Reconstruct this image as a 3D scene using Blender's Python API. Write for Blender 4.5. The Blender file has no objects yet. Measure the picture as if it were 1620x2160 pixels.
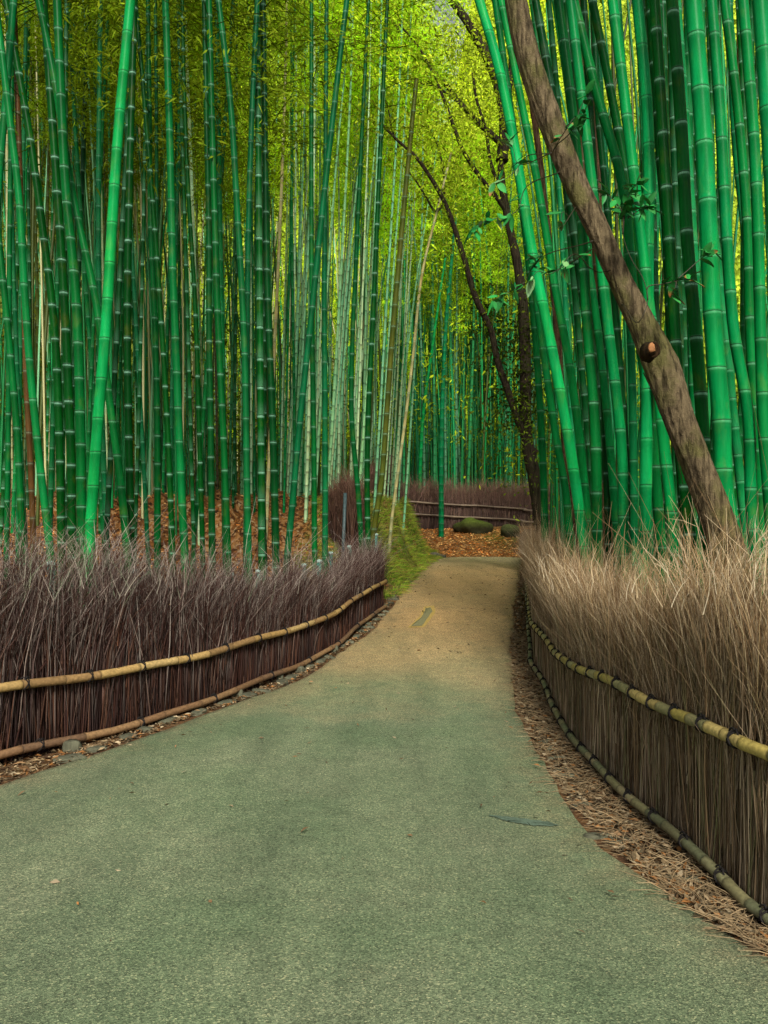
import bpy, math, random
import numpy as np
from mathutils import Vector

random.seed(11)
rng = np.random.default_rng(11)
S = bpy.context.scene
COL = S.collection
F = 1020.0            # focal length in picture units (picture 952 wide)
CX, HY, EYE = 476.0, 670.0, 1.5

# ------------------------------------------------------------------ mesh helpers
def mesh(name, V, faces, cols=None, smooth=False, mat=None, attr='Col'):
    """V (n,3); faces: list of (m,k) int arrays"""
    V = np.asarray(V, dtype=np.float32)
    if not isinstance(faces, (list, tuple)):
        faces = [faces]
    faces = [np.asarray(f, dtype=np.int32) for f in faces if len(f)]
    me = bpy.data.meshes.new(name)
    me.vertices.add(len(V)); me.vertices.foreach_set('co', V.ravel())
    loops = np.concatenate([f.ravel() for f in faces])
    counts = np.concatenate([np.full(len(f), f.shape[1], dtype=np.int32) for f in faces])
    starts = np.concatenate([[0], np.cumsum(counts)[:-1]]).astype(np.int32)
    me.loops.add(len(loops)); me.loops.foreach_set('vertex_index', loops)
    me.polygons.add(len(counts)); me.polygons.foreach_set('loop_start', starts)
    if smooth:
        me.polygons.foreach_set('use_smooth', np.ones(len(counts), dtype=bool))
    if cols is not None:
        c = np.ones((len(V), 4), dtype=np.float32); cols = np.asarray(cols); c[:, :cols.shape[1]] = cols
        a = me.color_attributes.new(attr, 'FLOAT_COLOR', 'POINT'); a.data.foreach_set('color', c.ravel())
    if mat: me.materials.append(mat)
    me.update(calc_edges=True); me.validate()
    return me

def link(name, me, parent=None, kind=None):
    o = bpy.data.objects.new(name, me); COL.objects.link(o)
    if parent: o.parent = parent
    if kind: o['kind'] = kind
    return o

def thing(name, label, cat, loc=(0, 0, 0), group=None, me=None):
    o = bpy.data.objects.new(name, me); COL.objects.link(o)
    o.location = loc; o['label'] = label; o['category'] = cat
    if group: o['group'] = group
    return o

class Acc:
    """collects several pieces into one mesh"""
    def __init__(s): s.V, s.Q, s.T, s.C, s.n = [], [], [], [], 0
    def add(s, V, q=None, t=None, c=(1, 1, 1)):
        V = np.asarray(V, float)
        c = np.asarray(c, float)
        if c.ndim == 1: c = np.tile(c[:3], (len(V), 1))
        s.V.append(V); s.C.append(c)
        if q is not None and len(q): s.Q.append(np.asarray(q) + s.n)
        if t is not None and len(t): s.T.append(np.asarray(t) + s.n)
        s.n += len(V)
    def mesh(s, name, mat, smooth=True, off=(0, 0, 0)):
        f = []
        if s.Q: f.append(np.concatenate(s.Q))
        if s.T: f.append(np.concatenate(s.T))
        return mesh(name, np.concatenate(s.V) - np.asarray(off), f, np.concatenate(s.C), smooth, mat)

def sweep(P, R, n=8, cap=True, squash=1.0, jitter=0.0):
    """tube along P (m,3) with radii R"""
    P = np.asarray(P, float); R = np.broadcast_to(np.asarray(R, float), (len(P),))
    T = np.gradient(P, axis=0); T /= np.linalg.norm(T, axis=1)[:, None] + 1e-12
    ref = np.array([0, 0, 1.0]) if abs(T[:, 2]).mean() < .8 else np.array([1.0, 0, 0])
    A = np.cross(T, ref); A /= np.linalg.norm(A, axis=1)[:, None] + 1e-12
    B = np.cross(T, A)
    a = np.arange(n) * 2 * math.pi / n
    rr = R[:, None] * (1 + jitter * rng.normal(size=(len(P), n)))
    V = P[:, None, :] + rr[..., None] * (np.cos(a)[None, :, None] * A[:, None, :] + squash * np.sin(a)[None, :, None] * B[:, None, :])
    V = V.reshape(-1, 3)
    i = np.arange(len(P) - 1)[:, None] * n; j = np.arange(n)[None, :]; k = (j + 1) % n
    Q = np.stack([i + j, i + k, i + n + k, i + n + j], -1).reshape(-1, 4)
    t = None
    if cap:
        m = len(V); V = np.vstack([V, P[0], P[-1]]); jj = np.arange(n); kk = (jj + 1) % n
        t = np.vstack([np.stack([jj * 0 + m, kk, jj], -1), np.stack([jj * 0 + m + 1, (len(P) - 1) * n + jj, (len(P) - 1) * n + kk], -1)])
    return V, Q, t

def spline(P, m):
    """smooth resample of polyline P to m points (Catmull-Rom by chord length)"""
    P = np.asarray(P, float)
    d = np.concatenate([[0], np.cumsum(np.linalg.norm(np.diff(P, axis=0), axis=1))])
    u = np.linspace(0, d[-1], m)
    T = np.gradient(P, d, axis=0) if len(P) > 2 else np.tile((P[1] - P[0]) / d[-1], (2, 1))
    k = np.clip(np.searchsorted(d, u, side='right') - 1, 0, len(P) - 2)
    h = (d[k + 1] - d[k]); t = ((u - d[k]) / h)[:, None]; h = h[:, None]
    return ((2*t**3 - 3*t**2 + 1) * P[k] + (t**3 - 2*t**2 + t) * h * T[k] + (-2*t**3 + 3*t**2) * P[k+1] + (t**3 - t**2) * h * T[k+1])

def sstep(x, a, b):
    t = np.clip((np.asarray(x, float) - a) / (b - a), 0, 1); return t * t * (3 - 2 * t)

# ------------------------------------------------------------------ terrain
ZY = np.array([-50, 5, 7, 9, 11, 13, 15, 18, 21, 25, 27, 29, 32, 36, 45, 70, 120, 300.])
ZZ = np.array([0, 0, .03, .14, .34, .54, .67, .82, .90, .98, 1.14, 1.55, 2.05, 2.3, 3.2, 8, 16, 30.])
def zp(y): return np.interp(y, ZY, ZZ)

def P3(px, py, D): return np.array([(px - CX) / F * D, D, EYE + (HY - py) / F * D])
def G(px, py, h=0.0):
    D = np.arange(2, 60, .01)
    z = EYE + (HY - py) / F * D
    k = np.argmax(z <= zp(D) + h)
    return np.array([(px - CX) / F * D[k], D[k]])

LOWL = [(0, 939), (50, 924), (105, 911), (155, 899), (210, 884), (250, 869), (300, 852), (340, 839), (370, 825), (420, 795), (460, 764), (480, 748)]
LOWR = [(951, 1126), (922, 1107), (894, 1090), (871, 1069), (840, 1033), (817, 1006), (787, 984), (766, 971), (744, 956), (725, 937), (710, 910), (697, 884), (683, 864), (670, 843), (659, 818)]
LF = np.array([G(x, y, .07) for x, y in LOWL])
RF = np.array([G(x, y, .08) for x, y in LOWR])
def fit(A, deg):
    # smooth plan curve x(y)
    return np.poly1d(np.polyfit(A[:, 1], A[:, 0], deg))
LF[:, 0] -= .13; RF[:, 0] += .13
fl, fr = fit(LF, 4), fit(RF, 4)
L0, L1 = LF[0, 1] - 1.0, LF[-1, 1]
R0, R1 = RF[0, 1] - 2.2, RF[-1, 1]
def xl(y):
    y = np.asarray(y, float); c = np.clip(y, L0, L1)
    return fl(c) + np.clip(y - L0, None, 0) * .45
R2 = 24.0
XR1 = float(fr(R1)); SR1 = float(fr.deriv()(R1))
def xr(y):
    y = np.asarray(y, float); c = np.clip(y, RF[0, 1], R1)
    ext = np.clip(y - R1, 0, None)
    return fr(c) + ext * .165 + np.clip(y - RF[0, 1], None, 0) * -.42
EDL = [(0, 972), (50, 958), (110, 938), (165, 921), (240, 888), (300, 870), (360, 850), (395, 827), (430, 805), (465, 777), (485, 753), (510, 722), (527, 704), (545, 692)]
EDR = [(952, 1192), (913, 1176), (855, 1134), (802, 1096), (756, 1054), (702, 989), (664, 931), (645, 881), (635, 850), (634, 810), (637, 770), (642, 735), (646, 705), (648, 692)]
EL = np.array([G(x, y) for x, y in EDL]); ER = np.array([G(x, y) for x, y in EDR])
def sm(A, x0):
    yy = np.r_[-8, .5, 2.0, A[:, 1]] if x0 > 0 else np.r_[-8, A[:, 1]]; xx = np.r_[4.2, 2.75, 2.0, A[:, 0]] if x0 > 0 else np.r_[x0, A[:, 0]]
    g = np.arange(-8, 26, .1); v = np.interp(g, yy, xx); k = np.hanning(13); k /= k.sum()
    vp = np.r_[v[0] - (v[1] - v[0]) * np.arange(6, 0, -1), v, v[-1] + (v[-1] - v[-2]) * np.arange(1, 7)]
    return g, np.convolve(vp, k, 'valid')
GLX, GRX = sm(EL, -8.0), sm(ER, 1.1)
def edge_l(y): return np.interp(y, *GLX)
def edge_r(y): return np.interp(y, *GRX)

def H(x, y):
    x = np.asarray(x, float); y = np.asarray(y, float)
    z = zp(y)
    # rising leaf-covered ground behind the left fence
    s = np.clip(xl(np.clip(y, L0, 13)) - .5 - x, 0, None)
    bank = np.where(s < 12, .2 * s * sstep(s, 0, 3), 2.4 + .12 * (s - 12)) * sstep(y, 3, 11)
    # mossy embankment beside the path
    e = edge_l(np.clip(y, 12, 25)) - .28 - x + .12 * np.sin(y * 1.7)
    mound = 1.5 * sstep(e, 0, .8) * sstep(y, 13.2, 16.5) * (1 - sstep(y, 26, 30))
    mound = mound * (1 + .10 * np.sin(x * 5.1 + y * 1.3) * np.sin(y * 2.7 - x * 2) + .07 * np.sin(x * 9 - y * 4.1) + .05 * np.sin(y * 7.3 + x * 6))
    bump = .04 * np.sin(x * 1.9 + y * .7) * np.sin(y * 1.3 - x * .5) * sstep(s, 0, 2)
    r = np.clip(x - xr(y) - .4, 0, None)
    rb = .03 * r + np.clip(r - 14, 0, None) * .15
    return z + np.maximum(bank, mound) + bump + rb

# ------------------------------------------------------------------ materials
def mat(name):
    m = bpy.data.materials.new(name); m.use_nodes = True
    nt = m.node_tree; nt.nodes.clear()
    out = nt.nodes.new('ShaderNodeOutputMaterial')
    return m, nt, out
def N(nt, t, **kw):
    n = nt.nodes.new(t)
    for k, v in kw.items():
        if k.startswith('i_'):
            n.inputs[k[2:].replace('_', ' ')].default_value = v
        else: setattr(n, k, v)
    return n
def mixc(nt, f, a, b, mode='MIX'):
    n = nt.nodes.new('ShaderNodeMix'); n.data_type = 'RGBA'; n.blend_type = mode
    for sock, v in ((n.inputs[0], f), (n.inputs[6], a), (n.inputs[7], b)):
        if isinstance(v, bpy.types.NodeSocket): nt.links.new(v, sock)
        elif isinstance(v, (int, float)): sock.default_value = v if sock.type == 'VALUE' else (v, v, v, 1)
        else: sock.default_value = (*v, 1)
    return n.outputs[2]
def mth(nt, op, a, b=0.0):
    n = nt.nodes.new('ShaderNodeMath'); n.operation = op
    for s, v in zip(n.inputs, (a, b)):
        if isinstance(v, bpy.types.NodeSocket): nt.links.new(v, s)
        else: s.default_value = v
    return n.outputs[0]
def ramp(nt, f, stops):
    n = nt.nodes.new('ShaderNodeValToRGB')
    while len(n.color_ramp.elements) < len(stops): n.color_ramp.elements.new(.5)
    for e, (p, c) in zip(n.color_ramp.elements, stops):
        e.position = p; e.color = (*c, 1) if len(c) == 3 else c
    nt.links.new(f, n.inputs[0]); return n.outputs[0]
def coords(nt, scale=(1, 1, 1), which='Object'):
    c = nt.nodes.new('ShaderNodeTexCoord'); m = nt.nodes.new('ShaderNodeMapping')
    m.inputs['Scale'].default_value = scale; nt.links.new(c.outputs[which], m.inputs[0]); return m.outputs[0]
def noise(nt, v, scale, detail=3, rough=.6):
    n = N(nt, 'ShaderNodeTexNoise', i_Scale=scale, i_Detail=detail, i_Roughness=rough); nt.links.new(v, n.inputs['Vector']); return n.outputs[0]
def pbsdf(nt, out, col, rough=.8, spec=.3, bump=None, bstr=.3, bdist=.01):
    p = nt.nodes.new('ShaderNodeBsdfPrincipled')
    if isinstance(col, bpy.types.NodeSocket): nt.links.new(col, p.inputs['Base Color'])
    else: p.inputs['Base Color'].default_value = (*col, 1)
    if isinstance(rough, bpy.types.NodeSocket): nt.links.new(rough, p.inputs['Roughness'])
    else: p.inputs['Roughness'].default_value = rough
    p.inputs['Specular IOR Level'].default_value = spec
    if bump is not None:
        b = N(nt, 'ShaderNodeBump', i_Strength=bstr, i_Distance=bdist); nt.links.new(bump, b.inputs['Height']); nt.links.new(b.outputs[0], p.inputs['Normal'])
    nt.links.new(p.outputs[0], out.inputs[0]); return p
def vcol(nt, name='Col'): return N(nt, 'ShaderNodeVertexColor', layer_name=name)

def m_bamboo():
    m, nt, out = mat('bamboo culm')
    oi = nt.nodes.new('ShaderNodeObjectInfo'); a = vcol(nt)
    sep = nt.nodes.new('ShaderNodeSeparateColor'); nt.links.new(a.outputs[0], sep.inputs[0])
    v = coords(nt, (1, 1, .12)); vv = nt.nodes.new('ShaderNodeVectorMath'); vv.operation = 'ADD'
    nt.links.new(v, vv.inputs[0]); nt.links.new(oi.outputs['Location'], vv.inputs[1])
    n1 = noise(nt, vv.outputs[0], 16, 4); n2 = noise(nt, vv.outputs[0], 130, 3); n3 = noise(nt, coords(nt), 2.2, 3)
    c = mixc(nt, ramp(nt, n1, [(.35, (0, 0, 0)), (.7, (1, 1, 1))]), mixc(nt, 1.0, oi.outputs['Color'], (.62, .62, .58), 'MULTIPLY'), oi.outputs['Color'])
    c = mixc(nt, ramp(nt, n3, [(.4, (0, 0, 0)), (.75, (.5, .5, .5))]), c, mixc(nt, 1.0, c, (1.5, .9, .45), 'MULTIPLY'))
    c = mixc(nt, ramp(nt, n2, [(.55, (0, 0, 0)), (.8, (.3, .3, .3))]), c, mixc(nt, 1.0, c, (2.2, 1.5, 1.4), 'MULTIPLY'))
    n4 = noise(nt, coords(nt, (1, 1, .5)), 9, 5)
    c = mixc(nt, ramp(nt, n4, [(.56, (0, 0, 0)), (.72, (.45, .45, .45))]), c, mixc(nt, 1.0, c, (.06, .03, .0), 'ADD'))
    # gradient inside each internode, dark groove, pale powder
    c = mixc(nt, sep.outputs[2], c, mixc(nt, 1.0, c, (.55, .62, .6), 'MULTIPLY'))
    pw = mth(nt, 'MULTIPLY', sep.outputs[0], oi.outputs['Alpha'])
    pw = mth(nt, 'MULTIPLY', pw, ramp(nt, n1, [(.3, (.55,) * 3), (.7, (1, 1, 1))]))
    c = mixc(nt, pw, c, (.24, .50, .34))
    c = mixc(nt, mth(nt, 'MULTIPLY', sep.outputs[1], .9), c, (.012, .02, .012))
    pbsdf(nt, out, c, .36, .06, n2, .12, .002)
    return m

def m_leaf(name, attr=True, trans=.45, rough=.5):
    m, nt, out = mat(name)
    oi = nt.nodes.new('ShaderNodeObjectInfo')
    a = vcol(nt)
    c = mixc(nt, 1.0, a.outputs[0], oi.outputs['Color'], 'MULTIPLY')
    d = nt.nodes.new('ShaderNodeBsdfDiffuse'); nt.links.new(c, d.inputs[0])
    t = nt.nodes.new('ShaderNodeBsdfTranslucent'); nt.links.new(mixc(nt, 1.0, c, (1.02, 1.28, .4), 'MULTIPLY'), t.inputs[0])
    x = nt.nodes.new('ShaderNodeMixShader'); x.inputs[0].default_value = trans
    nt.links.new(d.outputs[0], x.inputs[1]); nt.links.new(t.outputs[0], x.inputs[2])
    nt.links.new(x.outputs[0], out.inputs[0]); return m

def m_vc(name, rough=.85, spec=.2, nscale=None, bstr=.3):
    m, nt, out = mat(name); a = vcol(nt); c = a.outputs[0]; h = None
    if nscale:
        h = noise(nt, coords(nt), nscale, 4)
        c = mixc(nt, 1.0, c, ramp(nt, h, [(.25, (.55, .55, .55)), (.75, (1.3, 1.3, 1.3))]), 'MULTIPLY')
    pbsdf(nt, out, c, rough, spec, h, bstr, .01); return m

def m_bark(name, dark, light, tint):
    m, nt, out = mat(name)
    v = coords(nt, (1, 1, .35))
    n1 = noise(nt, v, 26, 6, .65); n2 = noise(nt, coords(nt), 3.5, 4); n3 = noise(nt, coords(nt), 90, 3)
    c = ramp(nt, n1, [(.3, dark), (.72, light)])
    c = mixc(nt, ramp(nt, n2, [(.48, (0, 0, 0)), (.62, (.7, .7, .7))]), c, tint)
    c = mixc(nt, ramp(nt, n3, [(.6, (0, 0, 0)), (.75, (.5, .5, .5))]), c, tuple(min(1, k * 1.7) for k in light))
    a = vcol(nt); c = mixc(nt, 1.0, c, a.outputs[0], 'MULTIPLY')
    h = mth(nt, 'ADD', n1, mth(nt, 'MULTIPLY', n3, .4))
    wv = N(nt, 'ShaderNodeTexNoise', i_Scale=38.0, i_Detail=5.0); nt.links.new(coords(nt, (1, 1, .10)), wv.inputs['Vector'])
    c = mixc(nt, ramp(nt, wv.outputs[0], [(.36, (.75,) * 3), (.50, (0, 0, 0))]), c, tuple(k * .6 for k in dark))
    h = mth(nt, 'ADD', h, mth(nt, 'MULTIPLY', wv.outputs[0], 1.3))
    pbsdf(nt, out, c, .92, .12, h, 1.0, .022); return m

def m_ground():
    m, nt, out = mat('leaf litter soil')
    v = coords(nt)
    vo = N(nt, 'ShaderNodeTexVoronoi', i_Scale=17.0); vo.inputs['Randomness'].default_value = 1
    w = noise(nt, v, 9, 4); vv = nt.nodes.new('ShaderNodeVectorMath'); vv.operation = 'ADD'
    sc = nt.nodes.new('ShaderNodeVectorMath'); sc.operation = 'SCALE'; sc.inputs['Scale'].default_value = .12
    nn = N(nt, 'ShaderNodeTexNoise', i_Scale=14.0); nt.links.new(v, nn.inputs['Vector']); nt.links.new(nn.outputs['Color'], sc.inputs[0])
    nt.links.new(v, vv.inputs[0]); nt.links.new(sc.outputs[0], vv.inputs[1]); nt.links.new(vv.outputs[0], vo.inputs['Vector'])
    sp = nt.nodes.new('ShaderNodeSeparateColor'); nt.links.new(vo.outputs['Color'], sp.inputs[0])
    c = ramp(nt, sp.outputs[0], [(0, (.035, .016, .007)), (.3, (.13, .05, .014)), (.62, (.27, .115, .03)), (.85, (.36, .19, .07)), (1, (.42, .30, .16))])
    big = noise(nt, v, .8, 4)
    c = mixc(nt, ramp(nt, big, [(.4, (0, 0, 0)), (.65, (.75, .75, .75))]), c, mixc(nt, .5, c, (.06, .028, .014)))
    a = vcol(nt); sa = nt.nodes.new('ShaderNodeSeparateColor'); nt.links.new(a.outputs[0], sa.inputs[0])
    moss = ramp(nt, noise(nt, v, 22, 4), [(.3, (.03, .05, .006)), (.55, (.10, .15, .012)), (.8, (.2, .23, .03))])
    fm = mth(nt, 'MULTIPLY', sa.outputs[0], ramp(nt, noise(nt, v, 2.6, 4), [(.34, (0, 0, 0)), (.52, (1, 1, 1))]))
    c = mixc(nt, fm, c, moss)
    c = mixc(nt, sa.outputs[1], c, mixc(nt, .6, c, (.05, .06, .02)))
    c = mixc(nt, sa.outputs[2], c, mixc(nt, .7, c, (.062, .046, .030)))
    h = mth(nt, 'ADD', vo.outputs['Distance'], noise(nt, v, 60, 3))
    pbsdf(nt, out, c, .95, .1, h, .8, .03); return m

def m_asphalt():
    m, nt, out = mat('worn asphalt')
    v = coords(nt)
    vo = N(nt, 'ShaderNodeTexVoronoi', i_Scale=165.0); nt.links.new(v, vo.inputs['Vector'])
    sp = nt.nodes.new('ShaderNodeSeparateColor'); nt.links.new(vo.outputs['Color'], sp.inputs[0])
    g = ramp(nt, sp.outputs[0], [(0, (.095, .10, .085)), (.35, (.165, .175, .145)), (.65, (.225, .235, .195)), (.9, (.30, .29, .245)), (1, (.50, .42, .35))])
    fine = noise(nt, v, 260, 2); mid = noise(nt, v, 7, 4); big = noise(nt, v, .7, 5)
    g = mixc(nt, 1.0, g, ramp(nt, fine, [(.3, (.7, .7, .7)), (.7, (1.3, 1.3, 1.3))]), 'MULTIPLY')
    g = mixc(nt, 1.0, g, ramp(nt, mid, [(.3, (.86, .86, .86)), (.7, (1.12, 1.12, 1.12))]), 'MULTIPLY')
    a = vcol(nt); sa = nt.nodes.new('ShaderNodeSeparateColor'); nt.links.new(a.outputs[0], sa.inputs[0])
    # green tint nearby, warm light painted into the far end, pale worn patches
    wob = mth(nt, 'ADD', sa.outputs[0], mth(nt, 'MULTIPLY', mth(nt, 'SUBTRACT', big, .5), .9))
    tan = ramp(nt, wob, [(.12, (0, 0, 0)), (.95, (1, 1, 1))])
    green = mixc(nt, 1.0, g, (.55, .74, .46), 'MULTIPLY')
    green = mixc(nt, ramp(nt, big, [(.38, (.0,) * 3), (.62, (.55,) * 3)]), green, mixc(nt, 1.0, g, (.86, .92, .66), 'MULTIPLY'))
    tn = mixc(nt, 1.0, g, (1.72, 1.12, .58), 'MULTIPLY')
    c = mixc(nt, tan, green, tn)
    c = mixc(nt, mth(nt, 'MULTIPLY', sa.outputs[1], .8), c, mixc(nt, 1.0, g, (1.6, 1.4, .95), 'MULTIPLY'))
    ed = mth(nt, 'MULTIPLY', sa.outputs[2], ramp(nt, noise(nt, v, 5, 4), [(.35, (0, 0, 0)), (.6, (1, 1, 1))]))
    c = mixc(nt, mth(nt, 'MULTIPLY', ed, .6), c, mixc(nt, 1.0, g, (.85, .70, .45), 'MULTIPLY'))
    wear = noise(nt, coords(nt, (1.3, .22, 1)), 1.6, 4)
    c = mixc(nt, 1.0, c, ramp(nt, wear, [(.32, (.80, .82, .80)), (.62, (1.13, 1.11, 1.08))]), 'MULTIPLY')
    h = mth(nt, 'ADD', vo.outputs['Distance'], fine)
    pbsdf(nt, out, c, .9, .25, h, .5, .006); return m

MB = m_bamboo()
ML = m_leaf('bamboo leaves'); MT = m_leaf('small tree leaves', trans=.4)
MG = m_vc('glossy leaves', .48, .25)
MW = m_vc('dry twigs', .9, .15)
MR = m_vc('weathered bamboo rail', .5, .35, 45, .15)
MC = m_vc('dark cord', .8, .2)
MS = m_vc('mossy stone', .9, .2, 14, .8)
MP = m_vc('painted stake', .5, .4, 30, .1)
MBK = m_bark('grey brown bark', (.030, .021, .010), (.19, .145, .080), (.085, .085, .022))
MBD = m_bark('dark bark', (.012, .009, .006), (.05, .036, .02), (.03, .03, .012))
MGR = m_ground(); MAS = m_asphalt()
MCUT = m_vc('cut wood', .8, .2, 40, .4)
MGS = m_vc('grass blades', .6, .3)
MFL = m_vc('dead leaves', .8, .2)

# ------------------------------------------------------------------ setting
ys = np.unique(np.r_[np.linspace(-300, -10, 12), np.arange(-10, 4, 1.0), np.arange(4, 34, .22), np.arange(34, 60, 1.5), np.linspace(60, 300, 20)])
xs = np.unique(np.r_[np.linspace(-300, -30, 16), np.arange(-30, -9, 1.0), np.arange(-9, 8, .18), np.arange(8, 30, 1.0), np.linspace(30, 300, 16)])
X, Y = np.meshgrid(xs, ys)
Z = H(X, Y)
V = np.stack([X, Y, Z], -1).reshape(-1, 3)
nx, ny = len(xs), len(ys)
ii = (np.arange(ny - 1)[:, None] * nx + np.arange(nx - 1)[None, :])
Q = np.stack([ii, ii + 1, ii + nx + 1, ii + nx], -1).reshape(-1, 4)
mo = sstep(edge_l(np.clip(Y, 12, 25)) - .1 - X, 0, .25) * (1 - sstep(edge_l(np.clip(Y, 12, 25)) - X, 1.0, 2.2)) * sstep(Y, 13, 14.5) * (1 - sstep(Y, 26, 30))
mo = np.maximum(mo, .9 * np.exp(-((X - 4.3) / .9) ** 2 - ((Y - 29.5) / 1.6) ** 2))
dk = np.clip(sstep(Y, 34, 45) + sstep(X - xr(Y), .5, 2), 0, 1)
vg = ((X > xl(Y) - .3) & (X < xr(Y) + .5) & (Y < 13)).astype(float) * .8 + sstep(X - xr(Y), -.3, .2) * .3
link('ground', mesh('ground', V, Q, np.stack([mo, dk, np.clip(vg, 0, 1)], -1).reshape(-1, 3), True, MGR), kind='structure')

yp = ys[(ys > -9.5) & (ys < 25.1)]
rows = []; cl = []
NU = 25
for y in yp:
    a, b = edge_l(y), edge_r(y)
    a += .05 * math.sin(y * 3.1) * .4 + rng.normal() * .012; b += .05 * math.sin(y * 2.3 + 1) * .5 + rng.normal() * .012
    u = np.r_[0, .006, np.linspace(.03, .97, NU - 4), .994, 1]; x = a + (b - a) * u
    z = zp(y) + .006 + .03 * np.sin(np.pi * np.clip(u, 0, 1))
    z[0] -= .03; z[-1] -= .03
    rows.append(np.stack([x, np.full(NU, y) + (0 if y < 24.8 else 0), z], -1))
    tan = float(sstep(y, 5.0, 12.5)) * .95  # weight of the warm light painted onto the far path
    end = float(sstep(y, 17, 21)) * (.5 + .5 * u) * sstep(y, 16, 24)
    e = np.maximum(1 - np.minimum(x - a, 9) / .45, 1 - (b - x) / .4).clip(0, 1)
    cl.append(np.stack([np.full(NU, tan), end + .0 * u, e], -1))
V = np.concatenate(rows); m_ = len(yp)
ii = (np.arange(m_ - 1)[:, None] * NU + np.arange(NU - 1)[None, :])
Q = np.stack([ii, ii + 1, ii + NU + 1, ii + NU], -1).reshape(-1, 4)
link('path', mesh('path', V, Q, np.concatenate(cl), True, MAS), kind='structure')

def path_z(x, y):
    a, b = edge_l(y), edge_r(y); u = np.clip((x - a) / (b - a), 0, 1)
    return zp(y) + .006 + .03 * np.sin(np.pi * u)

def patch(name, pix, colr, lift=.005):
    c = np.array([G(x, y, .03) for x, y in pix]); n = 28
    # densify outline
    pts = []
    for k in range(len(c)):
        a, b = c[k], c[(k + 1) % len(c)]
        for t in np.linspace(0, 1, 12, endpoint=False):
            p = a + (b - a) * t; pts.append(p + rng.normal(size=2) * .004)
    pts = np.array(pts); ce = pts.mean(0)
    ring = [ce[None]] + [ce + (pts - ce) * s for s in (.33, .66, 1)]
    V = np.vstack(ring); z = path_z(V[:, 0], V[:, 1]) + lift
    V = np.c_[V, z]; m = len(pts); j = np.arange(m); k = (j + 1) % m
    T = np.stack([j * 0, 1 + j, 1 + k], -1)
    Q = np.vstack([np.stack([1 + r * m + j, 1 + (r + 1) * m + j, 1 + (r + 1) * m + k, 1 + r * m + k], -1) for r in (0, 1)])
    mm = m_vc(name, .9, .2, 60, .3)
    return link(name, mesh(name, V, [Q, T], np.tile(colr, (len(V), 1)), False, mm), kind='structure')
patch('path_repair_border', [(506, 778), (526, 778), (540, 759), (538, 751), (526, 752), (520, 764)], (.42, .29, .08), .004)
patch('path_repair', [(509, 777), (523, 776.5), (536, 758.5), (534, 753.5), (528, 754.5), (523, 765)], (.20, .19, .09), .009)
patch('path_stain', [(606, 1009), (640, 1011), (682, 1016), (694, 1020), (660, 1021), (628, 1016)], (.10, .145, .10), .005)

# ------------------------------------------------------------------ bamboo
PAL = {
    'bright':  (.004, .34, .088, .06), 'emerald': (.002, .235, .054, .2), 'teal': (.003, .19, .058, .2),
    'dark':    (.001, .105, .013, .6), 'deep': (.002, .070, .014, .4), 'pale': (.48, .76, .44, .3),
    'straw':   (.44, .43, .20, .4), 'olive': (.06, .085, .012, .3), 'mid': (.001, .165, .034, .28), 'brown': (.09, .055, .02, .2),
    'mint': (.22, .56, .27, .3),
}
def culm_mesh(P, r0, r1, spacing=.3, n=10, rings='full', name='culm'):
    """P: smooth dense polyline bottom to top"""
    d = np.concatenate([[0], np.cumsum(np.linalg.norm(np.diff(P, axis=0), axis=1))]); L = d[-1]
    s = -rng.random() * spacing; out = []; lastz = 0
    stations = []
    k = 0
    while s < L:
        sp = spacing * (.8 + .35 * min(1, max(0, s) / 3)) * rng.uniform(.92, 1.08)
        e = s + sp
        if rings == 'full':
            q = [(0, .985, 0, 1, 0), (.006, 1.05, .25, .15, 0), (.016, 1.01, 0, 0, .0), (.05, 1, 0, 0, 0), (sp * .45, .985, 0, 0, .25), (sp - .05, 1, 0, 0, .9), (sp - .022, 1.005, .15, 0, .8), (sp - .015, 1.02, 1, 0, .2), (sp - .004, 1.035, 1, .1, 0)]
        elif rings == 'mid':
            q = [(0, .985, 0, .95, 0), (.01, 1.04, .3, 0, 0), (sp * .5, 1, 0, 0, .2), (sp - .035, 1, 0, 0, .8), (sp - .016, 1.03, .9, 0, .2), (sp - .004, 1.03, .9, 0, 0)]
        else:
            q = [(0, 1, .1, .8, 0), (.02, 1.03, .5, 0, 0), (sp - .05, 1, .5, 0, .6)]
        for ds, rr, w, g, b in q:
            if 0 <= s + ds <= L: stations.append((s + ds, rr, w, g, b))
        s = e
    st = np.array(stations)
    C = np.stack([np.interp(st[:, 0], d, P[:, i]) for i in range(3)], -1)
    R = (r0 + (r1 - r0) * (st[:, 0] / L) ** 1.3) * st[:, 1]
    a = np.arange(n) * 2 * math.pi / n
    V = C[:, None, :] + R[:, None, None] * np.stack([np.cos(a), np.sin(a), a * 0], -1)[None]
    cols = np.repeat(st[:, 2:5], n, axis=0)
    i = np.arange(len(st) - 1)[:, None] * n; j = np.arange(n)[None, :]; k = (j + 1) % n
    Q = np.stack([i + j, i + k, i + n + k, i + n + j], -1).reshape(-1, 4)
    return mesh(name, V.reshape(-1, 3), Q, cols, True, MB)

def leaf_quads(base, dirn, L, W, nrm):
    """diamond blades: base (n,3), dir (n,3), L,W (n,), nrm (n,3)"""
    side = np.cross(dirn, nrm); side /= np.linalg.norm(side, axis=1)[:, None] + 1e-9
    mid = base + dirn * (L * .38)[:, None]
    tip = base + dirn * L[:, None]; tip[:, 2] -= L * .12
    V = np.stack([base, mid + side * (W / 2)[:, None], tip, mid - side * (W / 2)[:, None]], 1).reshape(-1, 3)
    n = len(base); Q = np.arange(n * 4).reshape(n, 4)
    return V, Q
def unit(v): return v / (np.linalg.norm(v, axis=-1, keepdims=True) + 1e-9)

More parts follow.
